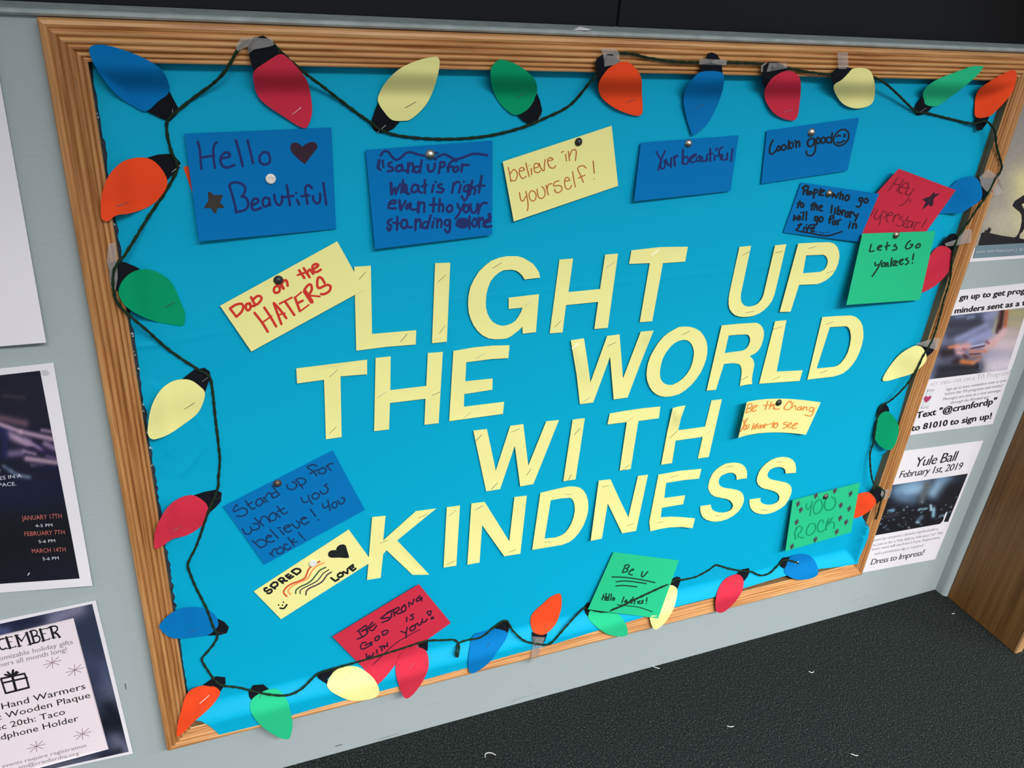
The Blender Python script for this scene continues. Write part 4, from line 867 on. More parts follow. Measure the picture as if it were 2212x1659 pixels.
# bulbs along the bottom that lie over or under the cards
bulb(VH, '1555,775 1570,730 1640,715 1720,745 1770,800 1787,850 1780,880 1730,885 1660,868 1600,825', '1530,710 1550,685 1590,690 1600,720 1565,735 1553,770 1535,740', P_GRN, 'bright green paper bulb on the bottom rail half behind the Be U card', lift=.0016)
bulb(d6, '1650,760 1710,735 1790,745 1860,810 1850,950 1820,1080 1780,1200 1700,1340 1600,1470 1500,1550 1460,1572 1410,1550 1370,1480 1350,1400 1345,1345 1400,1250 1500,1100 1590,950', '1700,700 1760,620 1850,572 1920,590 1925,640 1890,740 1860,812 1790,745 1710,735', P_YEL, 'pale yellow paper bulb on the bottom rail beside the Be U card', lift=.0016)
r_, H14 = card('note_card', d6, '655,110 1890,270 1500,1360 175,1190', (.0075, .006, .0235, .0125), P_GRN, 'green card reading Be U and Hello ladies! with three underlines', [
 ('handwriting', INK_PINE, 24, '880,370 825,490;870,360 940,350 950,390 890,420;890,420 930,440 900,480 830,495;970,470 1040,440 1010,435 950,500 960,530 1010,540;1205,480 1185,560 1220,570 1305,480;630,580 850,585 1150,625 1440,685;710,670 850,655 1050,670 1275,705;705,750 850,740 1100,765;475,910 440,1010;525,890 495,1020;450,970 520,950;520,1000 560,970 540,960 520,1010 550,1020;580,900 560,1020;620,900 605,1020;660,970 640,1000 665,1020 680,980 655,965;855,955 815,1065;900,1010 870,1040 880,1060 910,1020;910,1020 910,1060;1030,960 1000,1080;1000,1000 970,1030 990,1050;1060,1020 1050,1090;1110,1050 1160,1030 1120,1070 1160,1080;1220,1020 1190,1040 1215,1060 1180,1080;1290,975 1280,1040;1281,1079;!18 730,1100 790,1110 950,1125 1150,1155 1390,1235')])
r_, H15 = card('note_card', d7, '225,505 1690,125 1490,1205 65,1620', (.0125, .0125, .013, .0165), P_GRN, 'green card reading YOU ROCK surrounded by small dark asterisks', [
 ('handwriting', INK_GREEN, 27, '530,590 520,650 550,710 610,650 650,540;640,600 600,840;800,490 720,560 680,680 700,790 760,800 850,720 880,620 840,510;960,470 920,600 950,710 1010,725 1100,690 1160,580 1140,480 1080,440;320,1110 275,1220 290,1355;300,1120 370,1070 430,1100 410,1180 335,1270 370,1310 465,1325;600,1020 540,1120 525,1230 580,1270 660,1230 720,1130 710,1030 640,1010;895,1000 880,940 820,960 770,1070 780,1170 840,1200 920,1150;1010,905 960,1050 950,1150;1090,890 960,1080;1000,1030 1080,980 1130,1010 1120,1120'),
 *[('asterisk_drawing', INK_VIOLET, 18, f'{x-22},{y+60} {x+24},{y-62};{x-40},{y-12} {x+40},{y+14};{x-30},{y+20} {x+44},{y-30};{x-4},{y-40} {x+2},{y+44}') for x, y in ((340, 590), (400, 720), (310, 985), (730, 410), (1140, 305), (1480, 370), (1270, 620), (1450, 695), (1255, 900), (1385, 985), (1180, 1195), (715, 1365), (210, 1515))]])
tack(d7, 935, 425, .0054, H15, TACK_BROWN, 'dark raised thumbtack at the top of the YOU ROCK card')
bulb(VH, '20,1155 60,1090 130,1062 200,1065 270,1110 310,1160 325,1210 300,1245 220,1262 140,1258 60,1220 25,1190', '683,1458 690,1453 697,1450 722,1445 742,1442 724,1450 708,1466 707,1478 697,1472 688,1466', P_YEL, 'pale yellow paper bulb on the bottom rail touching the red BE STRONG card', vs_=PXV, staples='155,1105-120,1145', over=True)
bulb(VH, '425,1040 455,985 510,955 560,950 600,970 615,1020 612,1080 580,1150 530,1220 490,1250 465,1235 440,1170 422,1100', '555,930 580,915 612,912 610,970 595,965 560,950', P_RED, 'red paper bulb hanging over the bottom rail beside the red card', staples='530,1040-502,1075', over=True)
bulb(VH, '880,875 930,858 990,842 1040,845 1080,865 1065,910 1030,960 980,1030 920,1080 870,1102 850,1080 850,1010 860,940', '995,835 1040,800 1085,790 1095,820 1080,868 1040,845', P_BLU, 'blue paper bulb hanging over the middle of the bottom rail', staples='970,920-960,945')
bulb(VH, '1385,633 1398,660 1395,720 1370,800 1330,850 1290,875 1240,865 1220,830 1215,780 1235,740 1280,700 1330,655', '1222,860 1290,875 1315,868 1300,910 1280,940 1240,940 1225,900', P_ORG, 'orange paper bulb standing point-up at the bottom with a taped socket', staples='1308,812-1290,838')
bulb(VI, '480,605 420,630 385,680 368,740 368,800 390,815 420,805 470,760 510,700 520,650 510,620', '482,603 515,578 550,572 552,595 540,620 520,645 510,620', P_RED, 'red paper bulb hanging over the bottom rail at the right', staples='480,640-462,670')
bulb(VI, '775,510 820,495 870,500 905,530 925,580 920,610 880,630 820,635 770,620 740,590 755,545', '712,540 735,515 780,510 765,540 740,575 722,565', P_BLU, 'blue paper bulb at the right end of the bottom rail', staples='818,535-800,548')
# ================================================================ yarn
Y1 = '540,88 525,95 512,109 495,141 468,174 415,214 385,238 365,256 360,268 361,291 366,312 371,331 381,348 381,371 355,418 321,468 271,549 258,563 247,582 244,605 246,630 254,654 271,674 318,714 368,758 428,798 450,811 458,835 465,901 472,960 475,995 472,1030 470,1057 450,1105 426,1175 408,1212 406,1224 412,1242 422,1267 446,1314 461,1355 470,1373 459,1395 440,1417 436,1425 441,1436 463,1468 481,1481 514,1485 551,1494 587,1501 624,1501.5 653,1487 683,1458 700,1450 755,1435 810,1419 865,1402 920,1385 957,1383 980,1382 989,1388 992,1396 990,1412 988,1420 985,1414 988,1396 993,1388 1012,1382 1038,1377 1067,1355 1085,1342 1093,1341 1099,1347 1111,1366 1133,1384 1155,1389.6 1181,1393 1196,1384 1225,1351 1258,1316 1268,1314 1290,1320 1307,1321.5 1321,1318 1347,1307 1376,1293 1410,1277 1445,1261 1462,1251 1471,1252.7 1482,1251 1503,1246 1530,1232 1545,1221 1552,1221 1575,1228 1607,1234 1624,1235 1634,1240 1646,1243 1656,1241 1666,1236 1682,1220 1692,1211 1703,1210 1714,1212.5 1724,1217'
Y2 = '585,93 592,97 619,124 662,160.6 700,189 767,241 800,264 812,274 827,283 867,294 934,300 1001,299 1068,291 1132,274 1168,259 1215,237.5 1242,217.5 1269,184 1289,160.6 1294,140 1302,124 1329,115 1369,117 1400,125 1455,133 1510,135 1572.5,135 1642,137.7 1701,147 1749,156 1796.5,161.5 1845,161 1888,167 1921,187 1972.7,236.8 1985,243 2002,244 2053.5,257 2100,267 2115,265 2131,262 2149,282.7 2152.6,315.7 2163.6,356 2160,372.6 2149.5,387 2132,421.5 2110,452 2088.7,484.5 2071,508 2058,549.6 2052,604 2039,647 2032,676 2019,721.5 2006,749.7 1993,771 1980,799.7 1967,819 1947.7,843 1921.6,867 1904,876 1896,893 1892,921 1886,958 1879,984 1882.5,1027.6 1889,1047 1902,1053.7 1911,1064.5 1903,1082 1896.6,1108 1892,1122'
yr = empty('yarn_garland', Vector((0.5, -0.006, CAMZ - 0.9)))
tag(yr, 'fuzzy dark green yarn looped around the board from paper bulb to paper bulb', 'yarn')
for nm, src, sd in (('yarn', Y1, 5), ('yarn', Y2, 9)):
    P2 = smooth(pts(src), 7)
    hs = []
    for x, y in P2:
        h = .005
        for _ in range(3):
            X, Z = plane(x, y, h); h = top(X, Z, True) + 0.0015
        hs.append(h)
    n = len(hs)
    mx = [max(hs[max(0, i - 2):i + 3]) for i in range(n)]
    sm = [sum(mx[max(0, i - 3):i + 4]) / len(mx[max(0, i - 3):i + 4]) for i in range(n)]
    P3 = []
    for (x, y), h in zip(P2, sm):
        X, Z = plane(x, y, h); P3.append(Vector((X, -h, Z + CAMZ)))
    # resample evenly
    Q = [P3[0]]
    for p in P3[1:]:
        while (p - Q[-1]).length > 0.0022: Q.append(Q[-1] + (p - Q[-1]).normalized() * 0.0022)
    V, Fc = tube(Q, lambda i: 0.0015 + 0.0002 * math.sin(i * 1.1), 8, 0.35, sd)
    part(nm, V, Fc, YARN, yr)
    # loose fibres
    rn = random.Random(sd); V, Fc = [], []
    for i in range(0, len(Q) - 1):
        for _ in range(3):
            a = Vector((rn.uniform(-1, 1), rn.uniform(-1, .3), rn.uniform(-1, 1))).normalized()
            t = (Q[i + 1] - Q[i]).normalized(); a = (a + t * rn.uniform(-.8, .8)).normalized()
            f0 = Q[i] + a * 0.0013; f1 = f0 + a * rn.uniform(.0006, .0015); w = t.cross(a).normalized() * .00006 if t.cross(a).length > 1e-5 else Vector((.00006, 0, 0))
            b = len(V); V += [f0 - w, f0 + w, f1]; Fc.append((b, b + 1, b + 2))
    tag(part('yarn_fuzz', V, Fc, YARN, yr, False), kind='stuff')

# ================================================================ clear tape
def tape(v, s, label, lift=.0018, thick=.00008):
    vs, fs = fill(pp(v, s), step=7.0)
    cl = []
    for x, y in vs:
        h = .01
        for _ in range(3):
            X, Z = plane(x, y, h); h = top(X, Z) + lift
            if Z > OZ1 + 0.002 or Z < OZ0 - 0.002 or X > OX1 + 0.002: h = 0.0215 if (Z > OZ1) else 0.012
        cl.append(h)
    V = []
    for (x, y), h in zip(vs, cl):
        X, Z = plane(x, y, h); V.append((X, -h, Z + CAMZ))
    c = sum((Vector(q) for q in V), Vector()) / len(V)
    me = [tuple(Vector(q) - c) for q in V]
    o = link('clear_tape', *sheet(me, fs, thick), TAPE); o.location = c
    tag(o, label, 'tape', 'pieces of clear tape on the garland')
tape(VA, '1520,290 1560,245 1690,235 1760,245 1770,290 1745,300 1640,320 1600,350 1600,300 1530,330', 'crumpled clear tape over the socket of the red bulb on the top rail', .0040)
tape(VB, '1785,310 1880,312 1905,340 1908,400 1870,420 1810,430 1800,350', 'clear tape over the socket of the orange bulb on the top rail', .0040)
tape(VC, '303,350 340,345 430,350 465,355 460,385 300,380', 'narrow clear tape across the socket of the hanging blue bulb', .0040)
tape(VC, '665,385 690,370 815,370 820,400 720,420 665,425', 'clear tape across the socket of the red bulb above Lookin good', .0040)
tape(VC, '1115,310 1175,308 1180,405 1120,405', 'clear tape strip above the dented yellow bulb', .0040)
tape(VD, '700,80 745,70 755,190 760,300 745,380 715,360 700,230 690,190', 'clear tape over the socket of the green bulb on the left rail')
tape(VJ, '1225,380 1310,300 1410,370 1465,530 1370,570 1290,520 1240,460', 'large clear tape over the blue bulb socket sticking past the right rail')
tape(VJ, '1090,900 1150,900 1140,1030 1010,1060 890,1070 880,1040 1000,1000', 'clear tape over the red bulb socket on the right rail')
tape(VK, '590,660 780,600 840,600 800,720 700,690', 'clear tape over the yellow bulb socket on the right rail')
tape(VL, '260,570 280,590 360,570 330,670 270,690 240,640', 'clear tape over the orange bulb socket on the right rail')
tape(VH, '1222,885 1300,890 1280,950 1265,1010 1240,1040 1200,1035 1225,960', 'clear tape running from the standing orange bulb down past the bottom rail')

# ================================================================ posters on the wall
def poly_mesh(name, px, H, mt, root, lift, step=9.0, holes=()):
    vs, fs = fill(px, holes, step)
    V = [hit(x, y, H, lift) for x, y in vs]
    return part(name, V, orient(V, fs), mt, root, False)
def photo(name, quad, H, basec, blobs, root, lift=.0004, nx=70, ny=70, grade=None, speck=0, minx=None, seed=1, v=PXV, bscale=1.0):
    """A printed picture: grid of coloured points. Blobs are soft capsules x1,y1,x2,y2,r,(r,g,b),strength."""
    V, cols = [], []
    rn = random.Random(seed); sp = []
    TLp, TRp, BRp, BLp = quad
    for _ in range(speck):
        s, t = rn.random(), 0.45 + 0.5 * rn.random(); sp.append((s, t, rn.uniform(.006, .014), rn.uniform(.3, .9)))
    for j in range(ny + 1):
        for i in range(nx + 1):
            s, t = i / nx, j / ny
            x = (TLp[0] * (1 - s) + TRp[0] * s) * (1 - t) + (BLp[0] * (1 - s) + BRp[0] * s) * t
            y = (TLp[1] * (1 - s) + TRp[1] * s) * (1 - t) + (BLp[1] * (1 - s) + BRp[1] * s) * t
            q = hit(x, y, H, lift)
            if minx is not None and q.x < minx: q.x = minx
            V.append(q)
            c = list(basec if grade is None else grade(s, t))
            for x1, y1, x2, y2, r, bc, st_ in blobs:
                a, b = v((x1, y1)), v((x2, y2))
                w = st_ * gauss(seg_d(x, y, a, b), r * bscale * 1.3)
                if w > .003:
                    c = [c[k] * (1 - w) + bc[k] * w for k in range(3)]
            for ss, tt, rr, st_ in sp:
                w = st_ * gauss(math.hypot(s - ss, t - tt), rr)
                if w > .01: c = [c[k] * (1 - w) + (150, 185, 205)[k] * w for k in range(3)]
            nz = 1 + .06 * (rn.random() - .5)
            cols.append(tuple(min(1, lin(max(0, min(255, ch * nz))) * 1.1) for ch in c) + (1,))
    Fc = [(j * (nx + 1) + i, j * (nx + 1) + i + 1, (j + 1) * (nx + 1) + i + 1, (j + 1) * (nx + 1) + i) for j in range(ny) for i in range(nx)]
    o = link(name, V, orient(V, Fc), PHOTO)
    ca = o.data.color_attributes.new('Col', 'FLOAT_COLOR', 'POINT')
    ca.data.foreach_set('color', [c for q in cols for c in q])
    at_root(root, o); return o
def text(body, v, a, b, upv, H, mt, root, name='printed_text', lift=.0007, bold=0.0, space=1.0):
    """Printed line from photo point a to b (baseline); upv is the vector of a capital's height."""
    cu = bpy.data.curves.new('t', 'FONT'); cu.body = body; cu.offset = bold; cu.space_character = space; cu.resolution_u = 2
    ob = bpy.data.objects.new('t', cu); col.objects.link(ob)
    dg = bpy.context.evaluated_depsgraph_get(); dg.update()
    me = bpy.data.meshes.new_from_object(ob.evaluated_get(dg))
    bpy.data.objects.remove(ob); bpy.data.curves.remove(cu)
    if not me.vertices: return None
    x0 = min(w.co.x for w in me.vertices); x1 = max(w.co.x for w in me.vertices); caph = 0.72
    A, B = v(a), v(b); o0 = v((0, 0)); U = v(upv); U = (U[0] - o0[0], U[1] - o0[1])
    V = []
    for w in me.vertices:
        f = (w.co.x - x0) / (x1 - x0); g = w.co.y / caph
        V.append(hit(A[0] + (B[0] - A[0]) * f + U[0] * g, A[1] + (B[1] - A[1]) * f + U[1] * g, H, lift))
    Fc = [tuple(p.vertices) for p in me.polygons]; bpy.data.meshes.remove(me)
    return part(name, V, orient(V, Fc), mt, root, False)
def poster(quad, H, label, minx=None, n=16):
    V = []
    for j in range(n + 1):
        for i in range(n + 1):
            s, t = i / n, j / n
            x = (quad[0][0] * (1 - s) + quad[1][0] * s) * (1 - t) + (quad[3][0] * (1 - s) + quad[2][0] * s) * t
            y = (quad[0][1] * (1 - s) + quad[1][1] * s) * (1 - t) + (quad[3][1] * (1 - s) + quad[2][1] * s) * t
            q = hit(x, y, H)
            if minx is not None and q.x < minx: q.x = minx + 0.0002 * i
            V.append(q)
    N = n + 1
    Fc = [(j * N + i, j * N + i + 1, (j + 1) * N + i + 1, (j + 1) * N + i) for j in range(n) for i in range(n)]
    root = empty('poster', Vector(V[N * (n // 2) + n // 2])); tag(root, label, 'poster', 'paper posters on the grey wall')
    part('poster_sheet', *sheet(V, Fc, 0.0002), P_WHT, root)
    return root

# left, top: plain white sheet
BRc = plane(100, 740, 0)
def HA(X, Z): return 0.0012 + 0.007 * gauss(math.hypot(X - BRc[0], Z - BRc[1]), .10) + .003 * gauss(X - BRc[0], .05)
poster([(-260, 30), (-24, 40), (99.7, 740), (-200, 765)], HA, 'blank white sheet at the left edge, above the dark January poster')
# left, middle: dark photograph with the dates
TRc, BRd = plane(115, 784, 0), plane(200, 1265, 0)
def HB(X, Z):
    f = (Z - BRd[1]) / (TRc[1] - BRd[1])
    return 0.0012 + 0.006 * math.exp(-max(0, BRd[0] - X) / .05) * max(0.2, math.sin(math.pi * max(0, min(1, f * .9 + .1)))) + .007 * gauss(math.hypot(X - BRd[0], Z - BRd[1]), .05)
rt = poster([(-200, 818), (115.4, 783.6), (199.9, 1265.5), (-130, 1290)], HB, 'white-bordered dark purple poster listing January, February and March dates')
P = (180, 148, 170)
photo('printed_photo', [(-100, 822), (86.4, 800.7), (172, 1249.6), (-40, 1264)], HB, (22, 22, 38), [
    (-100, 900, 400, 900, 60, (20, 22, 44), .6), (50, 470, 280, 490, 22, (62, 52, 56), .6), (-80, 720, 300, 800, 38, (120, 88, 100), .7), (0, 880, 100, 880, 45, (28, 28, 78), .9),
    (0, 810, 250, 900, 20, P, .9), (250, 900, 620, 985, 24, P, .85), (500, 880, 620, 900, 16, (150, 125, 150), .8), (120, 940, 330, 1040, 40, (168, 140, 168), .95), (300, 1010, 500, 1110, 24, (150, 125, 160), .9),
    (540, 1040, 650, 1100, 28, (140, 114, 152), .85), (60, 960, 60, 1180, 44, (28, 30, 70), .95), (130, 1060, 420, 1100, 12, (34, 26, 62), .95), (400, 1000, 520, 1100, 14, (40, 28, 70), .8), (430, 1130, 640, 1150, 22, (40, 30, 72), .8),
    (130, 1160, 260, 1150, 36, (122, 102, 142), .8), (280, 1130, 420, 1165, 15, (146, 122, 150), .85), (300, 1190, 450, 1210, 14, (26, 22, 58), .9), (320, 1220, 680, 1270, 26, (176, 146, 166), .9), (380, 1300, 500, 1300, 18, (110, 92, 132), .6), (560, 1190, 660, 1220, 16, (98, 76, 124), .8),
    (450, 1330, 680, 1330, 24, (20, 20, 50), .9), (40, 1310, 130, 1370, 16, (96, 112, 138), .85), (130, 1370, 200, 1415, 18, (110, 126, 150), .85), (200, 1420, 350, 1445, 20, (126, 142, 162), .95), (100, 1650, 700, 1650, 170, (22, 26, 58), .8),
    (-100, 2250, 800, 2150, 330, (16, 18, 24), 1.0)], rt, .0004, 90, 120, v=p1, bscale=1 / 5.53)
text('?', p1, (-8, 1388), (10, 1386), (-6, -40), HB, PRINT_WHITE, rt)
text('IES IN A', p1, (-22, 1479), (262, 1440), (-8, -44), HB, PRINT_WHITE, rt)
text('SPACE.', p1, (-50, 1562), (195, 1540), (-8, -46), HB, PRINT_WHITE, rt)
for s, a, b, h, m_ in (('JANUARY 17TH', (330, 515), (927, 478), 72, PRINT_CORAL), ('4-5 PM', (530, 616), (786, 604), 46, PRINT_WHITE), ('FEBRUARY 7TH', (370, 748), (970, 718), 68, PRINT_CORAL),
                       ('5-6 PM', (580, 851), (827, 837), 46, PRINT_WHITE), ('MARCH 14TH', (480, 1003), (985, 975), 66, PRINT_CORAL), ('5-6 PM', (640, 1109), (880, 1096), 46, PRINT_WHITE)):
    text(s, p2, a, b, (-h * .16, -h), HB, m_, rt)
poly_mesh('paper_scuff', pp(p2, '408,1330 430,1295 450,1290 435,1318 418,1340'), HB, PRINT_PALE, rt, .0006)
for s in ('500,170 540,158 575,175 590,205 560,228 520,228 495,205',):
    poly_mesh('tack_stain', smooth(pp(p1, s), 3, True), HB, mat('stain_grey', C(196, 194, 200), .7), rt, .0004)
# left, bottom: December poster
TRe, BRe = plane(207, 1296.5, 0), plane(287.5, 1627.5, 0)
def HC(X, Z): return 0.0012 + 0.0035 * gauss(math.hypot(X - TRe[0], Z - TRe[1]), .05) + 0.005 * gauss(math.hypot(X - BRe[0], Z - BRe[1]), .04) + .0015 * math.exp(-max(0, BRe[0] - X) / .03)
rt = poster([(-150, 1372), (206.8, 1297), (287.5, 1627.5), (-60, 1702)], HC, 'holiday gift poster with a starry dark blue border at the bottom left')
photo('printed_border', [(-140, 1378), (199, 1304.5), (278, 1624), (-50, 1697)], HC, (44, 50, 72), [
    (700, 500, 1250, 250, 110, (120, 118, 142), .9), (0, 500, 650, 450, 90, (26, 28, 52), .8), (-100, 600, 100, 620, 60, (72, 80, 124), .8), (1450, 600, 1600, 900, 120, (40, 52, 74), .6), (1750, 1500, 1850, 1800, 150, (84, 88, 114), .8),
    (1250, 1100, 1500, 1150, 150, (60, 66, 96), .5), (1650, 1150, 1700, 1400, 70, (70, 78, 108), .6), (1750, 1850, 1900, 2050, 110, (22, 26, 36), 1), (1700, 2100, 1900, 2200, 130, (16, 20, 30), 1), (1850, 2350, 2000, 2500, 110, (92, 94, 116), .85), (1500, 2650, 1900, 2520, 40, (30, 32, 44), .8), (800, 2780, 1500, 2680, 80, (104, 106, 118), .6)], rt, .0004, 90, 90, v=p3, bscale=1 / 7.373)
poly_mesh('text_panel', [(-120, 1400), (158.7, 1335.2), (234.6, 1618), (-30, 1690)], HC, P_PNK, rt, .0009, 5)
items = [ribbon(pts(s), w, p3) for s, w in (('60,735 10,745 -20,790 -5,870 40,908 95,885', 24), ('100,715 160,885', 40), ('75,728 190,697', 14), ('190,697 194,715', 12), ('120,795 185,782', 12), ('110,895 255,862', 15), ('255,862 252,845', 12),
    ('255,680 310,855', 34), ('225,690 300,672', 14), ('265,690 345,775', 24), ('345,775 425,640', 16), ('425,640 485,825', 38), ('280,862 345,846', 13), ('440,838 520,818', 13), ('400,645 440,632', 12),
    ('490,615 545,800', 34), ('470,625 540,600 585,620 585,670 540,700', 22), ('535,700 600,690 635,725 620,780 570,800 515,808', 24), ('640,585 695,768', 38), ('618,597 750,568', 14), ('750,568 752,585', 12), ('665,665 730,650', 12), ('660,775 792,742', 15), ('792,742 788,724', 12),
    ('805,550 855,722', 38), ('770,562 850,535 905,545 912,590 880,630 840,645', 24), ('865,640 910,660 950,710', 32), ('825,727 890,713', 13), ('930,715 970,705', 13))]
marks('heading_print', items, HC, PRINT_BLACK, rt, .0012)
items = [ribbon(pts(s), w, p3) for s, w in (('15,1372 390,1290', 30), ('390,1290 430,1400 460,1510', 30), ('15,1372 90,1605', 30), ('90,1605 462,1512', 30), ('45,1440 430,1355', 28), ('195,1330 255,1560', 44), ('192,1335 80,1308', 30), ('192,1335 122,1268', 32), ('195,1335 208,1240', 38), ('198,1335 262,1262', 34), ('200,1335 290,1270', 26))]
marks('gift_drawing', items, HC, PRINT_BLACK, rt, .0012)
def burst(cx_, cy_, r):
    out = []
    for k in range(8):
        a = math.radians(k * 45 + 5); x = math.cos(a) * r; y = -math.sin(a) * r * .62
        xx = x * .98 + y * -.10; yy = y - x * .22
        out.append(ribbon([(cx_, cy_), (cx_ + xx, cy_ + yy)], 9, p3))
    return out
for x, y in ((835, 1115), (1190, 1235), (1315, 2252), (580, 2452)): marks('starburst_drawing', burst(x, y, 145), HC, PRINT_MAUVE, rt, .0014)
for s, v, a, b, h, m_, bd in (('omizable holiday gifts', p3, (-10, 1088), (1165, 815), 74, PRINT_GREY, .0), ('hers all month long!', p3, (-5, 1190), (1072, 937), 74, PRINT_GREY, .0),
    ('Hand Warmers', p4, (35, 535), (1365, 205), 100, PRINT_BLACK, .0), (': Wooden Plaque', p4, (5, 700), (1442, 345), 96, PRINT_BLACK, .0), ('ec 20th: Taco', p4, (-60, 880), (1042, 612), 96, PRINT_BLACK, .0),
    ('adphone Holder', p4, (-70, 1046), (1255, 716), 96, PRINT_BLACK, .0), ('l events require registration', p4, (-20, 1480), (1378, 1130), 56, PRINT_GREY, .0), ('am@cranfordnj.org', p4, (300, 1485), (1262, 1255), 56, PRINT_GREY, .0)):
    text(s, v, a, b, (-h * .22, -h), HC, m_, rt, lift=.0014, bold=bd)

# right column, left edges running up against the frame
MX = OX1 + 0.0012
HR = lambda X, Z: 0.0010
# silhouette poster
rt = poster([(2170, 180), (2330, 176), (2235, 556.5), (2085, 567)], HR, 'beige silhouette poster at the upper right beside the frame', MX)
def grade(s, t): return [a * (1 - t) + b * t for a, b in zip((140, 134, 132), (158, 150, 136))]
photo('printed_photo', [(2175, 190), (2330, 186), (2238, 528), (2092, 536)], HR, None, [(1050, 420, 1100, 1000, 190, (220, 210, 150), .9), (700, 1000, 1000, 1000, 160, (196, 188, 160), .6)], rt, .0004, 40, 70, grade, minx=MX, v=q1, bscale=1 / 6.638)
poly_mesh('silhouette', pp(q1, '1100,560 1009,605 940,650 880,690 850,740 850,765 900,810 950,850 975,890 980,980 960,1080 930,1160 900,1200 870,1215 700,1190 540,1155 420,1140 400,1150 350,1330 1009,1295 1100,1290 1100,1245 1009,1240 945,1225 950,1170 990,1130 1025,1060 1060,900 1050,820 1009,805 975,740 1009,722 1100,700'), HR, PRINT_SILH, rt, .0008, 12)
poly_mesh('grass_drawing', pp(q1, '440,1140 460,1100 475,1120 515,1060 525,1095 550,1080 530,1120 520,1150'), HR, PRINT_SILH, rt, .0008, 12)
poly_mesh('caption_band', pp(q1, '330,1332 1009,1295 1200,1284 1180,1455 1009,1465 280,1512'), HR, PRINT_TEAL, rt, .0009, 14)
text('oster with Kate-Lynn J. Bro', q1, (318, 1440), (1030, 1402), (10, -44), HR, PRINT_PALE, rt, lift=.0012)
# sign-up poster
rt = poster([(2040, 630), (2250, 608), (2144.5, 916), (1950, 942)], HR, 'white sign up poster with a photo of hands, right of the frame', MX)
text('gn up to get prog', q2, (985, 424), (2225, 292), (26, -112), HR, PRINT_BLACK, rt, bold=.02)
text('minders sent as a t', q2, (893, 678), (2235, 520), (26, -112), HR, PRINT_BLACK, rt, bold=.02)
photo('printed_photo', [(2045, 683), (2219, 664), (2175.5, 798.6), (1995, 821)], HR, (112, 118, 150), [
    (1750, 600, 2200, 700, 120, (156, 150, 112), 1), (1850, 850, 2200, 900, 110, (160, 152, 122), 1), (1700, 1250, 2100, 1250, 160, (196, 178, 186), 1), (1500, 1700, 1900, 1650, 180, (200, 190, 202), 1), (1900, 1060, 2100, 1050, 90, (186, 166, 160), .8),
    (850, 760, 1380, 740, 80, (66, 74, 104), .8), (820, 900, 1350, 860, 110, (52, 54, 66), 1), (800, 1080, 1100, 980, 80, (58, 60, 76), .9), (950, 1170, 1500, 900, 46, (136, 142, 180), .85), (1500, 750, 1680, 650, 60, (136, 140, 178), .8), (1150, 760, 1250, 740, 30, (128, 136, 168), .7), (940, 740, 1060, 730, 30, (118, 128, 160), .6),
    (1200, 1200, 1560, 1050, 60, (142, 148, 190), .9), (1700, 800, 1620, 1050, 16, (168, 158, 124), .9), (1800, 640, 1760, 950, 46, (58, 32, 34), 1), (1740, 900, 1700, 1040, 22, (56, 34, 36), 1), (1890, 640, 1850, 930, 26, (170, 88, 62), .95),
    (1840, 1010, 1640, 1230, 52, (208, 170, 172), .95), (1640, 1230, 1500, 1330, 50, (204, 158, 158), .9), (1500, 1210, 1540, 1240, 16, (120, 60, 66), .8), (1180, 1310, 1440, 1260, 12, (176, 184, 216), .9), (1200, 1345, 1460, 1290, 10, (60, 30, 36), .9),
    (700, 1420, 820, 1400, 110, (44, 34, 40), 1), (800, 1320, 960, 1290, 26, (196, 120, 84), .9), (950, 1330, 1150, 1290, 50, (206, 152, 152), .95), (960, 1420, 1060, 1440, 34, (206, 158, 162), .9), (1060, 1350, 1110, 1370, 18, (150, 84, 92), .8),
    (1200, 1400, 1480, 1390, 32, (190, 124, 112), .9), (1200, 1480, 1400, 1500, 20, (178, 110, 94), .9), (1180, 1450, 1380, 1440, 10, (70, 36, 40), .8), (1080, 1480, 1120, 1510, 34, (64, 32, 34), .8),
    (650, 1750, 1320, 1680, 110, (36, 38, 46), 1), (900, 1600, 960, 1560, 50, (46, 32, 38), .9), (600, 1900, 1300, 1850, 80, (36, 38, 46), 1), (1040, 1590, 1240, 1610, 36, (196, 112, 62), .95), (1250, 1600, 1350, 1560, 26, (190, 128, 112), .8), (1380, 1600, 1380, 1720, 12, (110, 118, 160), .7)],
    rt, .0004, 120, 110, minx=MX, v=q2, bscale=1 / 8.778)
text('ver miss out on a YA Program!', q3, (430, 478), (1945, 258), (30, -112), HR, mat('print_faint', C(212, 211, 216), .6), rt, bold=-.018)
for s, a, b in (('Sign up to have reminders sent to you', (738, 560), (1868, 388)), ('before the YA programs and events!', (715, 648), (1805, 482)), ('Messages are sent as a text message', (682, 745), (1772, 576)), ('through the Remind app', (822, 812), (1548, 700))):
    text(s, q3, a, b, (14, -56), HR, mat('print_soft_grey', C(178, 175, 182), .6), rt)
poly_mesh('phone_drawing', pp(q3, '395,530 525,525 400,890 262,905'), HR, mat('print_light', C(214, 220, 224), .6), rt, .0006)
poly_mesh('phone_bar', pp(q3, '395,530 525,525 512,572 376,585'), HR, PRINT_PALE, rt, .0009)
poly_mesh('phone_bar', pp(q3, '275,865 415,848 400,890 262,905'), HR, PRINT_PALE, rt, .0009)
poly_mesh('heart_drawing', pp(q3, '325,700 345,670 370,662 392,682 420,662 452,655 450,700 400,760 352,790 322,740'), HR, PRINT_ROSE, rt, .0010)
text('Text "@cranfordp"', q3, (165, 1088), (1685, 806), (26, -124), HR, PRINT_BLACK, rt, bold=.02)
text('to 81010 to sign up!', q3, (70, 1330), (1590, 1092), (26, -120), HR, PRINT_BLACK, rt, bold=.02)
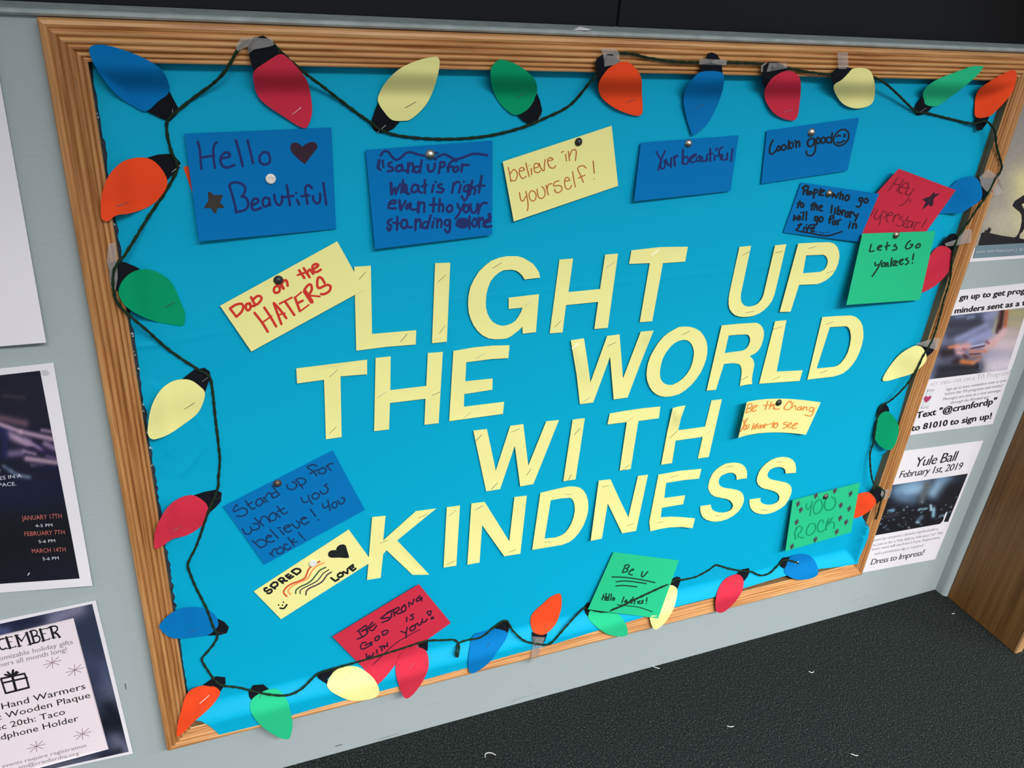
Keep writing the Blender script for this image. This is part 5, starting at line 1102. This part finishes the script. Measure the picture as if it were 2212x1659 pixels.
# Yule Ball poster
rt = poster([(1938, 976.2), (2124.5, 951.7), (2020.4, 1207.8), (1850, 1239.5)], HR, 'white Yule Ball poster with a blue-black photo, low at the right of the frame', MX)
text('Yule Ball', VL, (572, 366), (985, 300), (42, -104), HR, PRINT_BLACK, rt, bold=-.004, space=.9)
text('February 1st, 2019', VL, (425, 474), (1045, 386), (30, -76), HR, PRINT_BLACK, rt, bold=-.006, space=.9)
photo('printed_photo', [(1916, 1049.5), (2091, 1022.9), (2047.5, 1128.6), (1880, 1158.5)], HR, (20, 23, 31), [
    (420, 600, 560, 540, 70, (110, 146, 180), .8), (500, 620, 640, 560, 60, (140, 176, 206), .9), (760, 620, 860, 470, 50, (140, 176, 206), .85), (840, 480, 960, 460, 40, (96, 124, 152), .7), (640, 500, 700, 490, 40, (104, 130, 158), .7), (700, 540, 650, 700, 26, (88, 94, 98), .95), (450, 660, 560, 690, 40, (78, 104, 132), .7),
    (1000, 480, 1090, 440, 40, (34, 40, 52), .8), (740, 745, 745, 790, 10, (190, 220, 236), .9), (770, 780, 765, 850, 14, (140, 190, 210), .9), (620, 790, 640, 780, 9, (150, 190, 210), .8), (660, 785, 700, 775, 9, (140, 180, 200), .8), (610, 900, 650, 860, 16, (92, 116, 136), .8), (880, 860, 900, 820, 8, (140, 170, 184), .9), (830, 850, 880, 840, 6, (110, 136, 150), .8),
    (340, 800, 370, 790, 12, (110, 160, 190), .8), (300, 860, 420, 830, 16, (52, 50, 62), .7), (600, 915, 620, 915, 9, (150, 190, 206), .8), (300, 980, 320, 985, 8, (70, 74, 86), .8), (520, 965, 525, 968, 8, (150, 150, 160), .8)],
    rt, .0004, 110, 100, speck=60, minx=MX, v=VL, bscale=1 / 4.608, seed=7)
poly_mesh('paper_scuff', pp(q4, '1490,275 1545,215 1575,120 1610,45 1618,60 1590,160 1560,240 1640,235 1620,262 1550,275'), HR, P_WHT, rt, .0008)
for s, a, b in (("ssored by everyone's favorite mythical place,", (205, 614), (1462, 385)), ('m, join us for a Yule Ball on February 1st! This', (225, 700), (1545, 462)), ('hours event will run from 6-9 pm. Registration', (205, 782), (1482, 552)), ('and a permission slip is required', (255, 865), (1168, 702))):
    text(s, q4, a, b, (14, -54), HR, mat('print_soft', C(186, 183, 190), .6), rt)
text('Dress to Impress!', q4, (180, 1052), (1172, 866), (42, -118), HR, mat('print_dark_grey', C(70, 70, 78), .6), rt, bold=-.004, space=.9)

# marks on the wall, white shred on the ledge
HW = lambda X, Z: 0.0002
for s, lab in (('269,1476 272,1477 273,1489 271,1490', 'small dark dash of dirt on the wall between the left poster and the frame'), ('724,1611 740,1607 739,1609 725,1613', 'faint dark scuff on the wall near the floor below the frame')):
    vs, fs = fill(pts(s), step=4); V = [hit(x, y, HW) for x, y in vs]
    tag(link('wall_scuff', *sheet(V, fs, .0001), mat('scuff_dark', C(96, 100, 100), .8)), lab, 'scuff')
zl = CAMZ - 0.0865 + 0.0047
V, Fc = [], []
A = plane(1258, 68, 0); 
V = [(A[0] - .012, -.002, zl), (A[0] - .002, .004, zl + .003), (A[0] + .012, .001, zl + .001), (A[0] + .002, -.006, zl + .0002)]
tag(link('paper_shred', *sheet([tuple(q) for q in V], [(0, 1, 2, 3)], .0002), P_WHT), 'tiny white torn shred of paper on the ledge above the top rail', 'shred')
